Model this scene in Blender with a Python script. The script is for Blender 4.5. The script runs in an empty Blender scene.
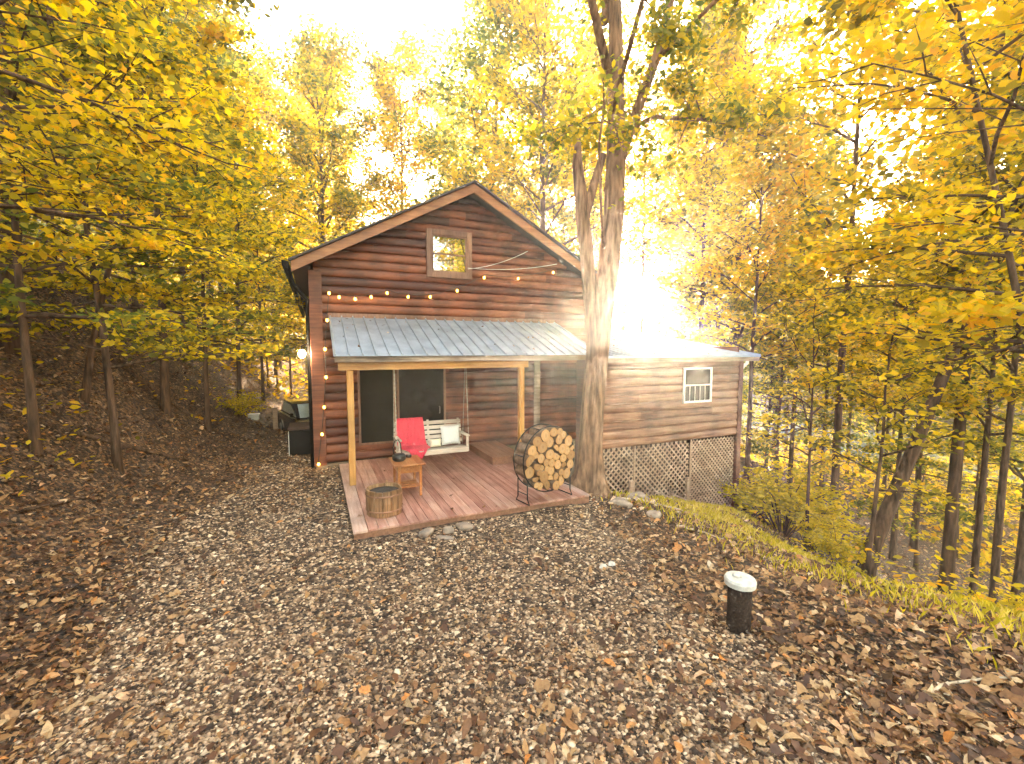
import bpy, bmesh, math, random
import numpy as np
from mathutils import Vector, Matrix
from math import sin, cos, radians, pi, sqrt, atan2

# ---------------------------------------------------------------- frame of reference
# world x runs along the cabin front, y runs back along its side wall, z = 0 is the deck top
F = 440.0
YAW = radians(24)
PITCH = math.atan(32 / F)
CAM_H = 2.5
SUN_AZ = radians(40.95)      # from +y towards +x
SUN_EL = radians(8.5)

scene = bpy.context.scene
COL = scene.collection

def smooth(t):
    t = np.clip(t, 0, 1)
    return t * t * (3 - 2 * t)

def hash_noise(x, y, s, seed=0):
    """smooth value noise, numpy"""
    x = np.asarray(x, float) / s + 37.1 * seed; y = np.asarray(y, float) / s + 11.7 * seed
    xi = np.floor(x); yi = np.floor(y); fx = smooth(x - xi); fy = smooth(y - yi)
    def h(a, b):
        v = np.sin(a * 127.1 + b * 311.7 + seed * 74.7) * 43758.5453
        return v - np.floor(v)
    return ((h(xi, yi) * (1 - fx) + h(xi + 1, yi) * fx) * (1 - fy)
            + (h(xi, yi + 1) * (1 - fx) + h(xi + 1, yi + 1) * fx) * fy) - 0.5

def bank_edge(y):
    return -2.75 + 1.3 * smooth((np.asarray(y, float) - 6) / 10)

def slope_edge(y):
    y = np.asarray(y, float)
    return np.minimum(5.6 + 0.3 * y + 1.0 * np.maximum(0, y - 6), 19.0)

def ground_z(x, y):
    x = np.asarray(x, float); y = np.asarray(y, float)
    z = -0.12 + 0.5 * smooth((5 - y) / 5) - 0.75 * smooth((y - 14.6) / 5)
    # left bank
    s = bank_edge(y) - x
    sp = np.log1p(np.exp(np.clip(s * 3, -30, 30))) / 3
    b = 1.05 * np.minimum(sp, 5) + 0.30 * np.clip(sp - 5, 0, 40)
    z = z + b
    # ground falling away to the right
    x0 = 4.8 - 2.0 * smooth((y - 6) / 3.5)
    d = x - x0
    dp = np.log1p(np.exp(np.clip(d * 2.5, -30, 30))) / 2.5
    z = z - 0.28 * np.minimum(dp, 9.5)
    e = x - slope_edge(y)
    ep = np.log1p(np.exp(np.clip(e * 2.0, -30, 30))) / 2.0
    z = z - 0.26 * np.minimum(ep, 5) - 0.2 * np.clip(ep - 5, 0, 20)
    # far side of the valley
    z = z + 0.24 * np.clip(x - 58, 0, 62)
    # behind the cabin the land rises gently
    z = z + 0.07 * np.clip(y - 32, 0, 80) * smooth((30 - x) / 25)
    near = np.exp(-((x - 2) ** 2 + (y - 6) ** 2) / 60.0)
    z = z + hash_noise(x, y, 3.1, 1) * 0.5 * (1 - near) + hash_noise(x, y, 0.9, 2) * 0.12 * (1 - 0.75 * near)
    z = z + hash_noise(x, y, 0.35, 3) * 0.05 * (1 - .4 * near)
    return z

def gz(x, y):
    return float(ground_z(x, y))

def from_view(px, dist):
    """horizontal direction of an image column -> ground point at a distance from the camera"""
    az = YAW + math.atan((px - 512) / F)
    return sin(az) * dist, cos(az) * dist

# ---------------------------------------------------------------- materials
def nt(name):
    m = bpy.data.materials.new(name); m.use_nodes = True
    t = m.node_tree; t.nodes.clear()
    return m, t

def N(t, typ, **kw):
    n = t.nodes.new(typ)
    for k, v in kw.items():
        setattr(n, k, v)
    return n

def ramp(t, stops, interp='LINEAR'):
    r = N(t, 'ShaderNodeValToRGB'); cr = r.color_ramp; cr.interpolation = interp
    while len(cr.elements) < len(stops):
        cr.elements.new(0.5)
    for e, (p, c) in zip(cr.elements, stops):
        e.position = p; e.color = (*c, 1)
    return r

def mixc(t, a, b, fac, mode='MIX'):
    m = N(t, 'ShaderNodeMix', data_type='RGBA', blend_type=mode)
    t.links.new(a, m.inputs[6]); t.links.new(b, m.inputs[7])
    if isinstance(fac, float): m.inputs[0].default_value = fac
    else: t.links.new(fac, m.inputs[0])
    return m.outputs[2]

def wood(name, stops, axis=0, rough=0.6, grain=3.0, bump=0.25, dirt=0.35, island=0.35, metallic=0.0):
    """stained or weathered wood; grain runs along the given axis"""
    m, t = nt(name)
    tc = N(t, 'ShaderNodeTexCoord'); mp = N(t, 'ShaderNodeMapping')
    sc = [grain * 9] * 3; sc[axis] = grain * 0.7
    mp.inputs['Scale'].default_value = sc
    t.links.new(tc.outputs['Object'], mp.inputs[0])
    n1 = N(t, 'ShaderNodeTexNoise'); n1.inputs['Scale'].default_value = 1.0
    n1.inputs['Detail'].default_value = 6; n1.inputs['Distortion'].default_value = 0.6
    t.links.new(mp.outputs[0], n1.inputs[0])
    n2 = N(t, 'ShaderNodeTexNoise'); n2.inputs['Scale'].default_value = 1.7; n2.inputs['Detail'].default_value = 5
    t.links.new(tc.outputs['Object'], n2.inputs[0])
    geo = N(t, 'ShaderNodeNewGeometry')
    ad = N(t, 'ShaderNodeMath', operation='MULTIPLY_ADD')
    t.links.new(geo.outputs['Random Per Island'], ad.inputs[0]); ad.inputs[1].default_value = island
    ad.inputs[2].default_value = -island / 2
    ad2 = N(t, 'ShaderNodeMath', operation='ADD'); t.links.new(n1.outputs[0], ad2.inputs[0]); t.links.new(ad.outputs[0], ad2.inputs[1])
    r = ramp(t, stops); t.links.new(ad2.outputs[0], r.inputs[0])
    d = ramp(t, [(0.35, (1 - dirt,) * 3), (0.6, (1, 1, 1))]); t.links.new(n2.outputs[0], d.inputs[0])
    c = mixc(t, r.outputs[0], d.outputs[0], 1.0, 'MULTIPLY')
    p = N(t, 'ShaderNodeBsdfPrincipled'); t.links.new(c, p.inputs['Base Color'])
    p.inputs['Roughness'].default_value = rough; p.inputs['Metallic'].default_value = metallic
    b = N(t, 'ShaderNodeBump'); b.inputs['Strength'].default_value = bump; b.inputs['Distance'].default_value = 0.01
    t.links.new(n1.outputs[0], b.inputs['Height']); t.links.new(b.outputs[0], p.inputs['Normal'])
    o = N(t, 'ShaderNodeOutputMaterial'); t.links.new(p.outputs[0], o.inputs[0])
    return m

def simple(name, col, rough=0.6, metallic=0.0, var=0.25, scale=6.0, bump=0.15, island=0.0, emit=None, strength=0, bdist=0.01, stretch=(1, 1, 1), spec=.5):
    m, t = nt(name)
    tc0 = N(t, 'ShaderNodeTexCoord'); tc = N(t, 'ShaderNodeMapping'); tc.inputs['Scale'].default_value = stretch; t.links.new(tc0.outputs['Object'], tc.inputs[0])
    n1 = N(t, 'ShaderNodeTexNoise'); n1.inputs['Scale'].default_value = scale; n1.inputs['Detail'].default_value = 7
    t.links.new(tc.outputs[0], n1.inputs[0])
    src = n1.outputs[0]
    if island:
        geo = N(t, 'ShaderNodeNewGeometry'); ad = N(t, 'ShaderNodeMath', operation='MULTIPLY_ADD')
        t.links.new(geo.outputs['Random Per Island'], ad.inputs[0]); ad.inputs[1].default_value = island
        t.links.new(n1.outputs[0], ad.inputs[2]); sb = N(t, 'ShaderNodeMath', operation='SUBTRACT')
        t.links.new(ad.outputs[0], sb.inputs[0]); sb.inputs[1].default_value = island / 2; src = sb.outputs[0]
    lo = tuple(c * (1 - var) for c in col); hi = tuple(min(1, c * (1 + var)) for c in col)
    r = ramp(t, [(0.3, lo), (0.7, hi)]); t.links.new(src, r.inputs[0])
    p = N(t, 'ShaderNodeBsdfPrincipled'); t.links.new(r.outputs[0], p.inputs['Base Color'])
    p.inputs['Roughness'].default_value = rough; p.inputs['Specular IOR Level'].default_value = spec; p.inputs['Metallic'].default_value = metallic
    if emit:
        p.inputs['Emission Color'].default_value = (*emit, 1); p.inputs['Emission Strength'].default_value = strength
    if bump:
        b = N(t, 'ShaderNodeBump'); b.inputs['Strength'].default_value = bump; b.inputs['Distance'].default_value = bdist
        t.links.new(n1.outputs[0], b.inputs['Height']); t.links.new(b.outputs[0], p.inputs['Normal'])
    o = N(t, 'ShaderNodeOutputMaterial'); t.links.new(p.outputs[0], o.inputs[0])
    return m

def leafmat(name, stops, trans=0.55, obj_var=0.25, rough=0.45):
    m, t = nt(name)
    geo = N(t, 'ShaderNodeNewGeometry'); oi = N(t, 'ShaderNodeObjectInfo')
    a = N(t, 'ShaderNodeMath', operation='MULTIPLY_ADD'); t.links.new(oi.outputs['Random'], a.inputs[0])
    a.inputs[1].default_value = obj_var; a.inputs[2].default_value = -obj_var / 2
    b = N(t, 'ShaderNodeMath', operation='ADD'); t.links.new(geo.outputs['Random Per Island'], b.inputs[0]); t.links.new(a.outputs[0], b.inputs[1])
    tc = N(t, 'ShaderNodeTexCoord'); nz = N(t, 'ShaderNodeTexNoise'); nz.inputs['Scale'].default_value = 0.5; nz.inputs['Detail'].default_value = 2
    t.links.new(tc.outputs['Object'], nz.inputs[0])
    c = N(t, 'ShaderNodeMath', operation='MULTIPLY_ADD'); t.links.new(nz.outputs[0], c.inputs[0]); c.inputs[1].default_value = 1.3; 
    t.links.new(b.outputs[0], c.inputs[2])
    d = N(t, 'ShaderNodeMath', operation='SUBTRACT'); t.links.new(c.outputs[0], d.inputs[0]); d.inputs[1].default_value = 0.65
    r = ramp(t, stops); t.links.new(d.outputs[0], r.inputs[0])
    df = N(t, 'ShaderNodeBsdfDiffuse'); t.links.new(r.outputs[0], df.inputs[0])
    tr = N(t, 'ShaderNodeBsdfTranslucent')
    hs = N(t, 'ShaderNodeHueSaturation'); hs.inputs['Saturation'].default_value = 1.1; hs.inputs['Value'].default_value = 1.25
    t.links.new(r.outputs[0], hs.inputs['Color']); t.links.new(hs.outputs[0], tr.inputs[0])
    mx = N(t, 'ShaderNodeMixShader'); mx.inputs[0].default_value = trans
    t.links.new(df.outputs[0], mx.inputs[1]); t.links.new(tr.outputs[0], mx.inputs[2])
    o = N(t, 'ShaderNodeOutputMaterial'); t.links.new(mx.outputs[0], o.inputs[0])
    return m

GOLD = [(0.0, (.13, .12, .03)), (0.25, (.36, .29, .045)), (0.5, (.62, .46, .04)), (0.8, (.80, .58, .045)), (1.0, (.74, .42, .05))]
OLIVE = [(0.0, (.09, .12, .03)), (0.35, (.20, .21, .045)), (0.65, (.40, .34, .05)), (1.0, (.68, .48, .05))]
M = {}
M['leaf_gold'] = leafmat('golden leaves', GOLD)
M['leaf_olive'] = leafmat('olive and yellow leaves', OLIVE)
M['leaf_shrub'] = leafmat('yellow green shrub leaves', [(0, (.36, .31, .03)), (.5, (.66, .50, .03)), (1, (.82, .60, .04))])  # lifted to yellow, putting sunlight the trees block into the leaf colour
M['grass'] = leafmat('yellow green grass', [(0, (.30, .26, .03)), (.5, (.58, .46, .05)), (1, (.70, .54, .14))], trans=0.45)
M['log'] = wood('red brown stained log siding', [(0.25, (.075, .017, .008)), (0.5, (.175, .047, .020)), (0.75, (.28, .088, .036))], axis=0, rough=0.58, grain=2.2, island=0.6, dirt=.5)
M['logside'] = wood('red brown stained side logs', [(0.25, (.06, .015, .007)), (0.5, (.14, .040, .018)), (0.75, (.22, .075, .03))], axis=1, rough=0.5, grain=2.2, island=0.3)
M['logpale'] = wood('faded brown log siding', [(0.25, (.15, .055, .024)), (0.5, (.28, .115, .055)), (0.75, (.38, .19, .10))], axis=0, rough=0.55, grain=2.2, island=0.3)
M['barge'] = wood('orange brown barge board', [(0.25, (.22, .07, .02)), (0.5, (.36, .135, .042)), (0.75, (.46, .20, .07))], axis=0, rough=0.5, grain=2)
M['trim'] = wood('dark brown window trim', [(0.25, (.12, .05, .03)), (0.5, (.22, .10, .06)), (0.75, (.30, .15, .09))], axis=2, rough=0.5, grain=2)
M['post'] = wood('golden stained post', [(0.25, (.38, .15, .035)), (0.5, (.55, .26, .065)), (0.75, (.66, .36, .11))], axis=2, rough=0.45, grain=2)
M['beam'] = wood('golden stained beam', [(0.25, (.36, .14, .035)), (0.5, (.53, .25, .065)), (0.75, (.64, .35, .11))], axis=0, rough=0.45, grain=2)
M['weather'] = wood('weathered fascia log', [(0.25, (.16, .10, .07)), (0.5, (.34, .24, .17)), (0.75, (.55, .42, .32))], axis=0, rough=0.7, grain=2, dirt=.6)
M['deck'] = wood('worn red deck boards', [(0.2, (.30, .11, .075)), (0.5, (.48, .23, .165)), (0.8, (.62, .38, .29))], axis=1, rough=0.5, grain=2.5, island=0.35, dirt=.3)
M['decktrim'] = wood('pale pink deck edge', [(0.2, (.36, .20, .15)), (0.5, (.52, .33, .26)), (0.8, (.62, .44, .36))], axis=1, rough=0.6, grain=2.5)
M['step'] = wood('brown porch step', [(0.2, (.18, .08, .045)), (0.5, (.30, .14, .08)), (0.8, (.42, .22, .13))], axis=1, rough=0.5, grain=2)
M['greywood'] = wood('silvery swing slats', [(0.2, (.36, .25, .18)), (0.5, (.56, .44, .34)), (0.8, (.70, .60, .50))], axis=0, rough=0.6, grain=3)
M['table'] = wood('orange varnished table wood', [(0.2, (.26, .085, .025)), (0.5, (.44, .16, .05)), (0.8, (.58, .27, .09))], axis=1, rough=0.32, grain=3)
M['stave'] = wood('honey brown staves', [(0.2, (.12, .055, .025)), (0.5, (.30, .15, .065)), (0.8, (.46, .27, .13))], axis=2, rough=0.6, grain=3, island=.5, dirt=.5)
M['lattice'] = wood('faded lattice strips', [(0.2, (.26, .15, .10)), (0.5, (.42, .27, .18)), (0.8, (.55, .39, .28))], axis=0, rough=0.7, grain=3)
def cut_mat():
    m, t = nt('pale ringed cut wood')
    tc = N(t, 'ShaderNodeTexCoord'); ob = N(t, 'ShaderNodeObjectInfo')
    sb = N(t, 'ShaderNodeVectorMath', operation='SUBTRACT'); sb.inputs[1].default_value = (.5, .5, .5); t.links.new(tc.outputs['Generated'], sb.inputs[0])
    nz = N(t, 'ShaderNodeTexNoise'); nz.inputs['Scale'].default_value = 2.5; t.links.new(sb.outputs[0], nz.inputs[0])
    ln = N(t, 'ShaderNodeVectorMath', operation='LENGTH'); t.links.new(sb.outputs[0], ln.inputs[0])
    ma = N(t, 'ShaderNodeMath', operation='MULTIPLY_ADD'); t.links.new(nz.outputs[0], ma.inputs[0]); ma.inputs[1].default_value = .16; t.links.new(ln.outputs['Value'], ma.inputs[2])
    si = N(t, 'ShaderNodeMath', operation='SINE'); mu = N(t, 'ShaderNodeMath', operation='MULTIPLY'); t.links.new(ma.outputs[0], mu.inputs[0]); mu.inputs[1].default_value = 62; t.links.new(mu.outputs[0], si.inputs[0])
    rr = ramp(t, [(.0, (.40, .24, .11)), (1, (.58, .39, .20))]); t.links.new(si.outputs[0], rr.inputs[0])
    hr = ramp(t, [(.05, (.62, .5, .4)), (.3, (1, 1, 1)), (.55, (.95, .85, .7))]); t.links.new(ma.outputs[0], hr.inputs[0])
    c = mixc(t, rr.outputs[0], hr.outputs[0], 1.0, 'MULTIPLY')
    orr = ramp(t, [(0, (.62, .52, .42)), (1, (1.1, 1.05, 1))]); t.links.new(ob.outputs['Random'], orr.inputs[0])
    c = mixc(t, c, orr.outputs[0], 1.0, 'MULTIPLY')
    p = N(t, 'ShaderNodeBsdfPrincipled'); t.links.new(c, p.inputs['Base Color']); p.inputs['Roughness'].default_value = .75
    o = N(t, 'ShaderNodeOutputMaterial'); t.links.new(p.outputs[0], o.inputs[0])
    return m
M['cutwood'] = cut_mat()
M['bark'] = simple('ridged grey brown bark', (.10, .058, .036), rough=.9, var=.7, scale=16, bump=1, bdist=.05, stretch=(1, 1, .18), spec=.2)
M['bigbark'] = simple('pale ridged bark', (.21, .12, .07), rough=.9, var=.65, scale=15, bump=1.0, bdist=.06, stretch=(1, 1, .16), spec=.2)
M['logbark'] = simple('firewood bark', (.17, .10, .06), rough=.9, var=.5, scale=18, bump=.8, island=.4)
M['black'] = simple('black iron', (.02, .019, .018), rough=.45, metallic=.6, var=.2)
M['blackpaint'] = simple('black plastic', (.008, .007, .007), rough=.7, var=.2, spec=.12)
M['shingle'] = simple('dark roof sheet', (.06, .045, .04), rough=.7, var=.3, scale=20)
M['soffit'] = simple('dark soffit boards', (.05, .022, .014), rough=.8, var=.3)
M['tin'] = simple('galvanised roof metal', (.30, .33, .38), rough=.5, metallic=.25, var=.22, scale=3, bump=.05)
M['tinblue'] = simple('blue grey roof metal', (.26, .33, .42), rough=.65, metallic=.0, var=.12, scale=3, bump=.05)
M['white'] = simple('white window vinyl', (.78, .76, .72), rough=.4, var=.05)
M['whitewire'] = simple('white cable', (.7, .66, .6), rough=.5, var=.05, bump=0)
M['darkcable'] = simple('dark cable', (.03, .02, .015), rough=.5, var=.05, bump=0)
M['chain'] = simple('steel chain', (.35, .33, .30), rough=.35, metallic=.9, var=.2, bump=0)
M['screen'] = simple('dark bug screen', (.010, .007, .0055), rough=.85, var=.6, scale=1.6, bump=0, spec=.15)
M['darkdoor'] = simple('dark glass door', (.004, .003, .003), rough=.10, var=.3, scale=2, bump=0, spec=.12)
M['red'] = simple('coral red blanket', (.66, .045, .075), rough=.9, var=.2, scale=40)
M['pillow'] = simple('pale grey pillow cloth', (.66, .64, .60), rough=.9, var=.08, scale=60)
M['cream'] = simple('cream cloth', (.78, .68, .50), rough=.85, var=.08, scale=60)
M['soil'] = simple('black soil', (.03, .022, .018), rough=1, var=.5, scale=30, bump=.8)
M['stone'] = simple('pale tan stone', (.27, .20, .15), rough=.85, var=.35, scale=9, bump=.6, bdist=.03)
M['conc'] = simple('light cement lid', (.52, .49, .44), rough=.6, var=.22, scale=22, bump=.3)
M['foundation'] = wood('weathered skirting boards', [(0.2, (.13, .08, .05)), (0.5, (.24, .16, .10)), (0.8, (.34, .24, .16))], axis=0, rough=.8, grain=2, dirt=.6)
M['carpaint'] = simple('dark car paint', (.012, .014, .018), rough=.18, metallic=.3, var=.1, bump=0)
M['carglass_painted'] = simple('car glass with painted reflection', (.72, .78, .68), rough=.3, metallic=.5, var=.05, bump=0)  # pale base colour stands in for foliage and sky reflected in the glass
M['tyre'] = simple('tyre rubber', (.02, .02, .02), rough=.8, var=.1)
M['lampglow'] = simple('lit lamp globe', (.9, .8, .6), emit=(1, .78, .45), strength=22, bump=0, rough=.3)
M['bulb'] = simple('lit bulb glass', (.9, .7, .4), emit=(1, .50, .045), strength=.95, bump=0, rough=.3)
M['darkgreen'] = simple('dark metal pot', (.035, .032, .028), rough=.4, metallic=.5, var=.4)
M['stem'] = simple('black pitted post', (.030, .018, .013), rough=.95, var=.6, scale=60, bump=.9, bdist=.02, spec=.15)
M['stick'] = simple('bleached stick', (.5, .38, .26), rough=.8, var=.25, scale=20)

def window_mat():
    m, t = nt('gable window glass')
    p = N(t, 'ShaderNodeBsdfPrincipled'); p.inputs['Base Color'].default_value = (.02, .018, .015, 1)
    p.inputs['Roughness'].default_value = .03; p.inputs['Specular IOR Level'].default_value = 1.0
    p.inputs['Coat Weight'].default_value = 1.0; p.inputs['Metallic'].default_value = .0
    gl = N(t, 'ShaderNodeBsdfGlossy'); gl.inputs['Roughness'].default_value = .02; gl.inputs[0].default_value = (.8, .8, .8, 1)
    mx = N(t, 'ShaderNodeMixShader'); mx.inputs[0].default_value = .45
    t.links.new(p.outputs[0], mx.inputs[1]); t.links.new(gl.outputs[0], mx.inputs[2])
    o = N(t, 'ShaderNodeOutputMaterial'); t.links.new(mx.outputs[0], o.inputs[0])
    return m
M['glass'] = window_mat()

def water_mat():
    m, t = nt('creek water')
    tc = N(t, 'ShaderNodeTexCoord'); n = N(t, 'ShaderNodeTexNoise'); n.inputs['Scale'].default_value = .8; n.inputs['Detail'].default_value = 5
    t.links.new(tc.outputs['Object'], n.inputs[0])
    b = N(t, 'ShaderNodeBump'); b.inputs['Strength'].default_value = .3; t.links.new(n.outputs[0], b.inputs['Height'])
    p = N(t, 'ShaderNodeBsdfPrincipled'); p.inputs['Base Color'].default_value = (.12, .17, .22, 1); p.inputs['Roughness'].default_value = .12
    t.links.new(b.outputs[0], p.inputs['Normal'])
    o = N(t, 'ShaderNodeOutputMaterial'); t.links.new(p.outputs[0], o.inputs[0])
    return m
M['water'] = water_mat()

def ground_mat():
    m, t = nt('forest floor and gravel')
    tc = N(t, 'ShaderNodeTexCoord'); P = tc.outputs['Object']
    v = N(t, 'ShaderNodeTexVoronoi'); v.inputs['Scale'].default_value = 26; t.links.new(P, v.inputs[0])
    sep = N(t, 'ShaderNodeSeparateColor'); t.links.new(v.outputs['Color'], sep.inputs[0])
    g = ramp(t, [(0, (.03, .017, .011)), (.35, (.07, .04, .025)), (.7, (.16, .10, .06)), (1, (.36, .24, .15))]); t.links.new(sep.outputs[0], g.inputs[0])
    l = ramp(t, [(0, (.02, .012, .008)), (.4, (.07, .036, .02)), (.75, (.16, .085, .04)), (1, (.34, .20, .10))]); t.links.new(sep.outputs[1], l.inputs[0])
    # where is the drive: attribute painted on the terrain
    at = N(t, 'ShaderNodeAttribute', attribute_name='gravel')
    n = N(t, 'ShaderNodeTexNoise'); n.inputs['Scale'].default_value = 2.2; n.inputs['Detail'].default_value = 6; t.links.new(P, n.inputs[0])
    a = N(t, 'ShaderNodeMath', operation='ADD'); t.links.new(at.outputs['Fac'], a.inputs[0]); t.links.new(n.outputs[0], a.inputs[1])
    rr = ramp(t, [(.85, (0, 0, 0)), (1.0, (1, 1, 1))]); 
    hf = N(t, 'ShaderNodeMath', operation='MULTIPLY'); t.links.new(a.outputs[0], hf.inputs[0]); hf.inputs[1].default_value = .92
    t.links.new(hf.outputs[0], rr.inputs[0])
    c = mixc(t, l.outputs[0], g.outputs[0], rr.outputs[0])
    n2 = N(t, 'ShaderNodeTexNoise'); n2.inputs['Scale'].default_value = .9; n2.inputs['Detail'].default_value = 4; t.links.new(P, n2.inputs[0])
    dk = ramp(t, [(.35, (.55, .5, .45)), (.6, (1, 1, 1))]); t.links.new(n2.outputs[0], dk.inputs[0])
    c = mixc(t, c, dk.outputs[0], 1.0, 'MULTIPLY')
    p = N(t, 'ShaderNodeBsdfPrincipled'); c = mixc(t, c, c, 0.0)
    t.links.new(c, p.inputs['Base Color']); p.inputs['Roughness'].default_value = .9
    b = N(t, 'ShaderNodeBump'); b.inputs['Strength'].default_value = .9; b.inputs['Distance'].default_value = .03; b.invert = True
    t.links.new(v.outputs['Distance'], b.inputs['Height']); t.links.new(b.outputs[0], p.inputs['Normal'])
    o = N(t, 'ShaderNodeOutputMaterial'); t.links.new(p.outputs[0], o.inputs[0])
    return m
M['ground'] = ground_mat()

def island_mat(name, stops, rough=.8, trans=0.0):
    m, t = nt(name)
    geo = N(t, 'ShaderNodeNewGeometry'); r = ramp(t, stops); t.links.new(geo.outputs['Random Per Island'], r.inputs[0])
    tc = N(t, 'ShaderNodeTexCoord'); n = N(t, 'ShaderNodeTexNoise'); n.inputs['Scale'].default_value = 45; n.inputs['Detail'].default_value = 3
    t.links.new(tc.outputs['Object'], n.inputs[0])
    d = ramp(t, [(.3, (.7, .66, .62)), (.65, (1.1, 1.1, 1.1))]); t.links.new(n.outputs[0], d.inputs[0])
    c = mixc(t, r.outputs[0], d.outputs[0], 1.0, 'MULTIPLY')
    p = N(t, 'ShaderNodeBsdfPrincipled'); t.links.new(c, p.inputs['Base Color']); p.inputs['Roughness'].default_value = rough
    out = p.outputs[0]
    if trans:
        tr = N(t, 'ShaderNodeBsdfTranslucent'); t.links.new(c, tr.inputs[0])
        mx = N(t, 'ShaderNodeMixShader'); mx.inputs[0].default_value = trans
        t.links.new(out, mx.inputs[1]); t.links.new(tr.outputs[0], mx.inputs[2]); out = mx.outputs[0]
    o = N(t, 'ShaderNodeOutputMaterial'); t.links.new(out, o.inputs[0])
    return m
M['gravel'] = island_mat('mixed gravel stones', [(0, (.03, .016, .009)), (.25, (.13, .072, .04)), (.55, (.34, .21, .12)), (.85, (.58, .40, .25)), (1, (.84, .66, .46))], rough=.75)
M['litter'] = island_mat('dry fallen leaves', [(0, (.05, .02, .010)), (.3, (.15, .06, .024)), (.55, (.30, .14, .05)), (.78, (.47, .27, .11)), (.9, (.62, .44, .25)), (.95, (.62, .22, .03)), (1, (.76, .62, .44))], rough=.55, trans=.2)

# ---------------------------------------------------------------- mesh building
class MB:
    def __init__(s): s.v = []; s.f = []; s.sm = []
    def add(s, vs, fs, smooth_=False):
        b = len(s.v); s.v += [tuple(v) for v in vs]
        s.f += [tuple(i + b for i in f) for f in fs]; s.sm += [smooth_] * len(fs)
        return s
    def box(s, x0, x1, y0, y1, z0, z1, bev=0.0):
        if bev <= 0:
            vs = [(x, y, z) for x in (x0, x1) for y in (y0, y1) for z in (z0, z1)]
            return s.add(vs, [(0, 1, 3, 2), (4, 6, 7, 5), (0, 4, 5, 1), (2, 3, 7, 6), (0, 2, 6, 4), (1, 5, 7, 3)])
        bm = bmesh.new(); bmesh.ops.create_cube(bm, size=1)
        for v in bm.verts:
            v.co = Vector(((x0 + x1) / 2 + v.co.x * (x1 - x0), (y0 + y1) / 2 + v.co.y * (y1 - y0), (z0 + z1) / 2 + v.co.z * (z1 - z0)))
        bmesh.ops.bevel(bm, geom=bm.edges[:], offset=min(bev, abs(x1 - x0) * .4, abs(y1 - y0) * .4, abs(z1 - z0) * .4), segments=1, affect='EDGES')
        bm.verts.index_update()
        s.add([v.co for v in bm.verts], [[v.index for v in f.verts] for f in bm.faces]); bm.free()
        return s
    def beam(s, a, b, w, h, up=(0, 0, 1)):
        """rectangular bar from a to b, w wide, h along up"""
        a = Vector(a); b = Vector(b); d = (b - a).normalized(); u = Vector(up)
        r = d.cross(u).normalized(); u = r.cross(d).normalized()
        vs = []
        for p in (a, b):
            for i, j in ((-1, -1), (1, -1), (1, 1), (-1, 1)):
                vs.append(p + r * (i * w / 2) + u * (j * h / 2))
        return s.add(vs, [(3, 2, 1, 0), (4, 5, 6, 7), (0, 1, 5, 4), (1, 2, 6, 5), (2, 3, 7, 6), (3, 0, 4, 7)])
    def tube(s, pts, rad, n=8, caps=True, sm=True):
        pts = [Vector(p) for p in pts]
        if not hasattr(rad, '__len__'): rad = [rad] * len(pts)
        b = []; ref = Vector((0.0123, 1, 0.02)).normalized()
        for i, p in enumerate(pts):
            d = (pts[min(i + 1, len(pts) - 1)] - pts[max(i - 1, 0)]).normalized()
            if i == 0 and abs(d.dot(ref)) > .9: ref = Vector((1, .02, .03)).normalized()
            x = (ref - d * ref.dot(d)).normalized(); ref = x; y = d.cross(x)
            for k in range(n):
                a = 2 * pi * k / n
                b.append(p + (x * cos(a) + y * sin(a)) * rad[i])
        fs = []
        for i in range(len(pts) - 1):
            for k in range(n):
                fs.append((i * n + k, i * n + (k + 1) % n, (i + 1) * n + (k + 1) % n, (i + 1) * n + k))
        s.add(b, fs, sm)
        if caps:
            o = len(s.v) - len(b)
            s.f += [tuple(o + k for k in reversed(range(n))), tuple(o + (len(pts) - 1) * n + k for k in range(n))]; s.sm += [False, False]
        return s
    def lathe(s, c, prof, n=20, sm=True, wob=0, seed=0):
        rng = random.Random(seed); ph = [rng.uniform(-1, 1) for _ in range(n)]
        vs = []; fs = []
        for r, z in prof:
            for k in range(n):
                a = 2 * pi * k / n; rr = r * (1 + wob * ph[k])
                vs.append((c[0] + rr * cos(a), c[1] + rr * sin(a), c[2] + z))
        m = len(prof)
        for i in range(m - 1):
            for k in range(n):
                fs.append((i * n + k, i * n + (k + 1) % n, (i + 1) * n + (k + 1) % n, (i + 1) * n + k))
        fs.append(tuple(reversed(range(n)))); fs.append(tuple((m - 1) * n + k for k in range(n)))
        return s.add(vs, fs, sm)
    def mesh(s, name, mat, origin=(0, 0, 0)):
        me = bpy.data.meshes.new(name)
        o = origin
        me.from_pydata([(v[0] - o[0], v[1] - o[1], v[2] - o[2]) for v in s.v], [], s.f)
        me.polygons.foreach_set('use_smooth', s.sm)
        me.materials.append(mat); me.update()
        return me
    def build(s, name, mat, parent=None, origin=None, label=None):
        if origin is None: origin = tuple(world_loc(parent)) if parent else (0, 0, 0)
        me = s.mesh(name, mat, origin)
        ob = bpy.data.objects.new(name, me); COL.objects.link(ob)
        if parent: ob.parent = parent
        else: ob.location = origin
        if label: ob['label'] = label
        return ob

def world_loc(o):
    v = Vector((0, 0, 0))
    while o: v += o.location; o = o.parent
    return v

def tag(o, label, cat, group=None, kind=None):
    if label: o['label'] = label
    if cat: o['category'] = cat
    if group: o['group'] = group
    if kind: o['kind'] = kind
    return o

def thing(name, label, cat, loc=(0, 0, 0), group=None):
    o = bpy.data.objects.new(name, None); COL.objects.link(o); o.location = loc
    o.empty_display_size = .2
    return tag(o, label, cat, group)

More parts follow.
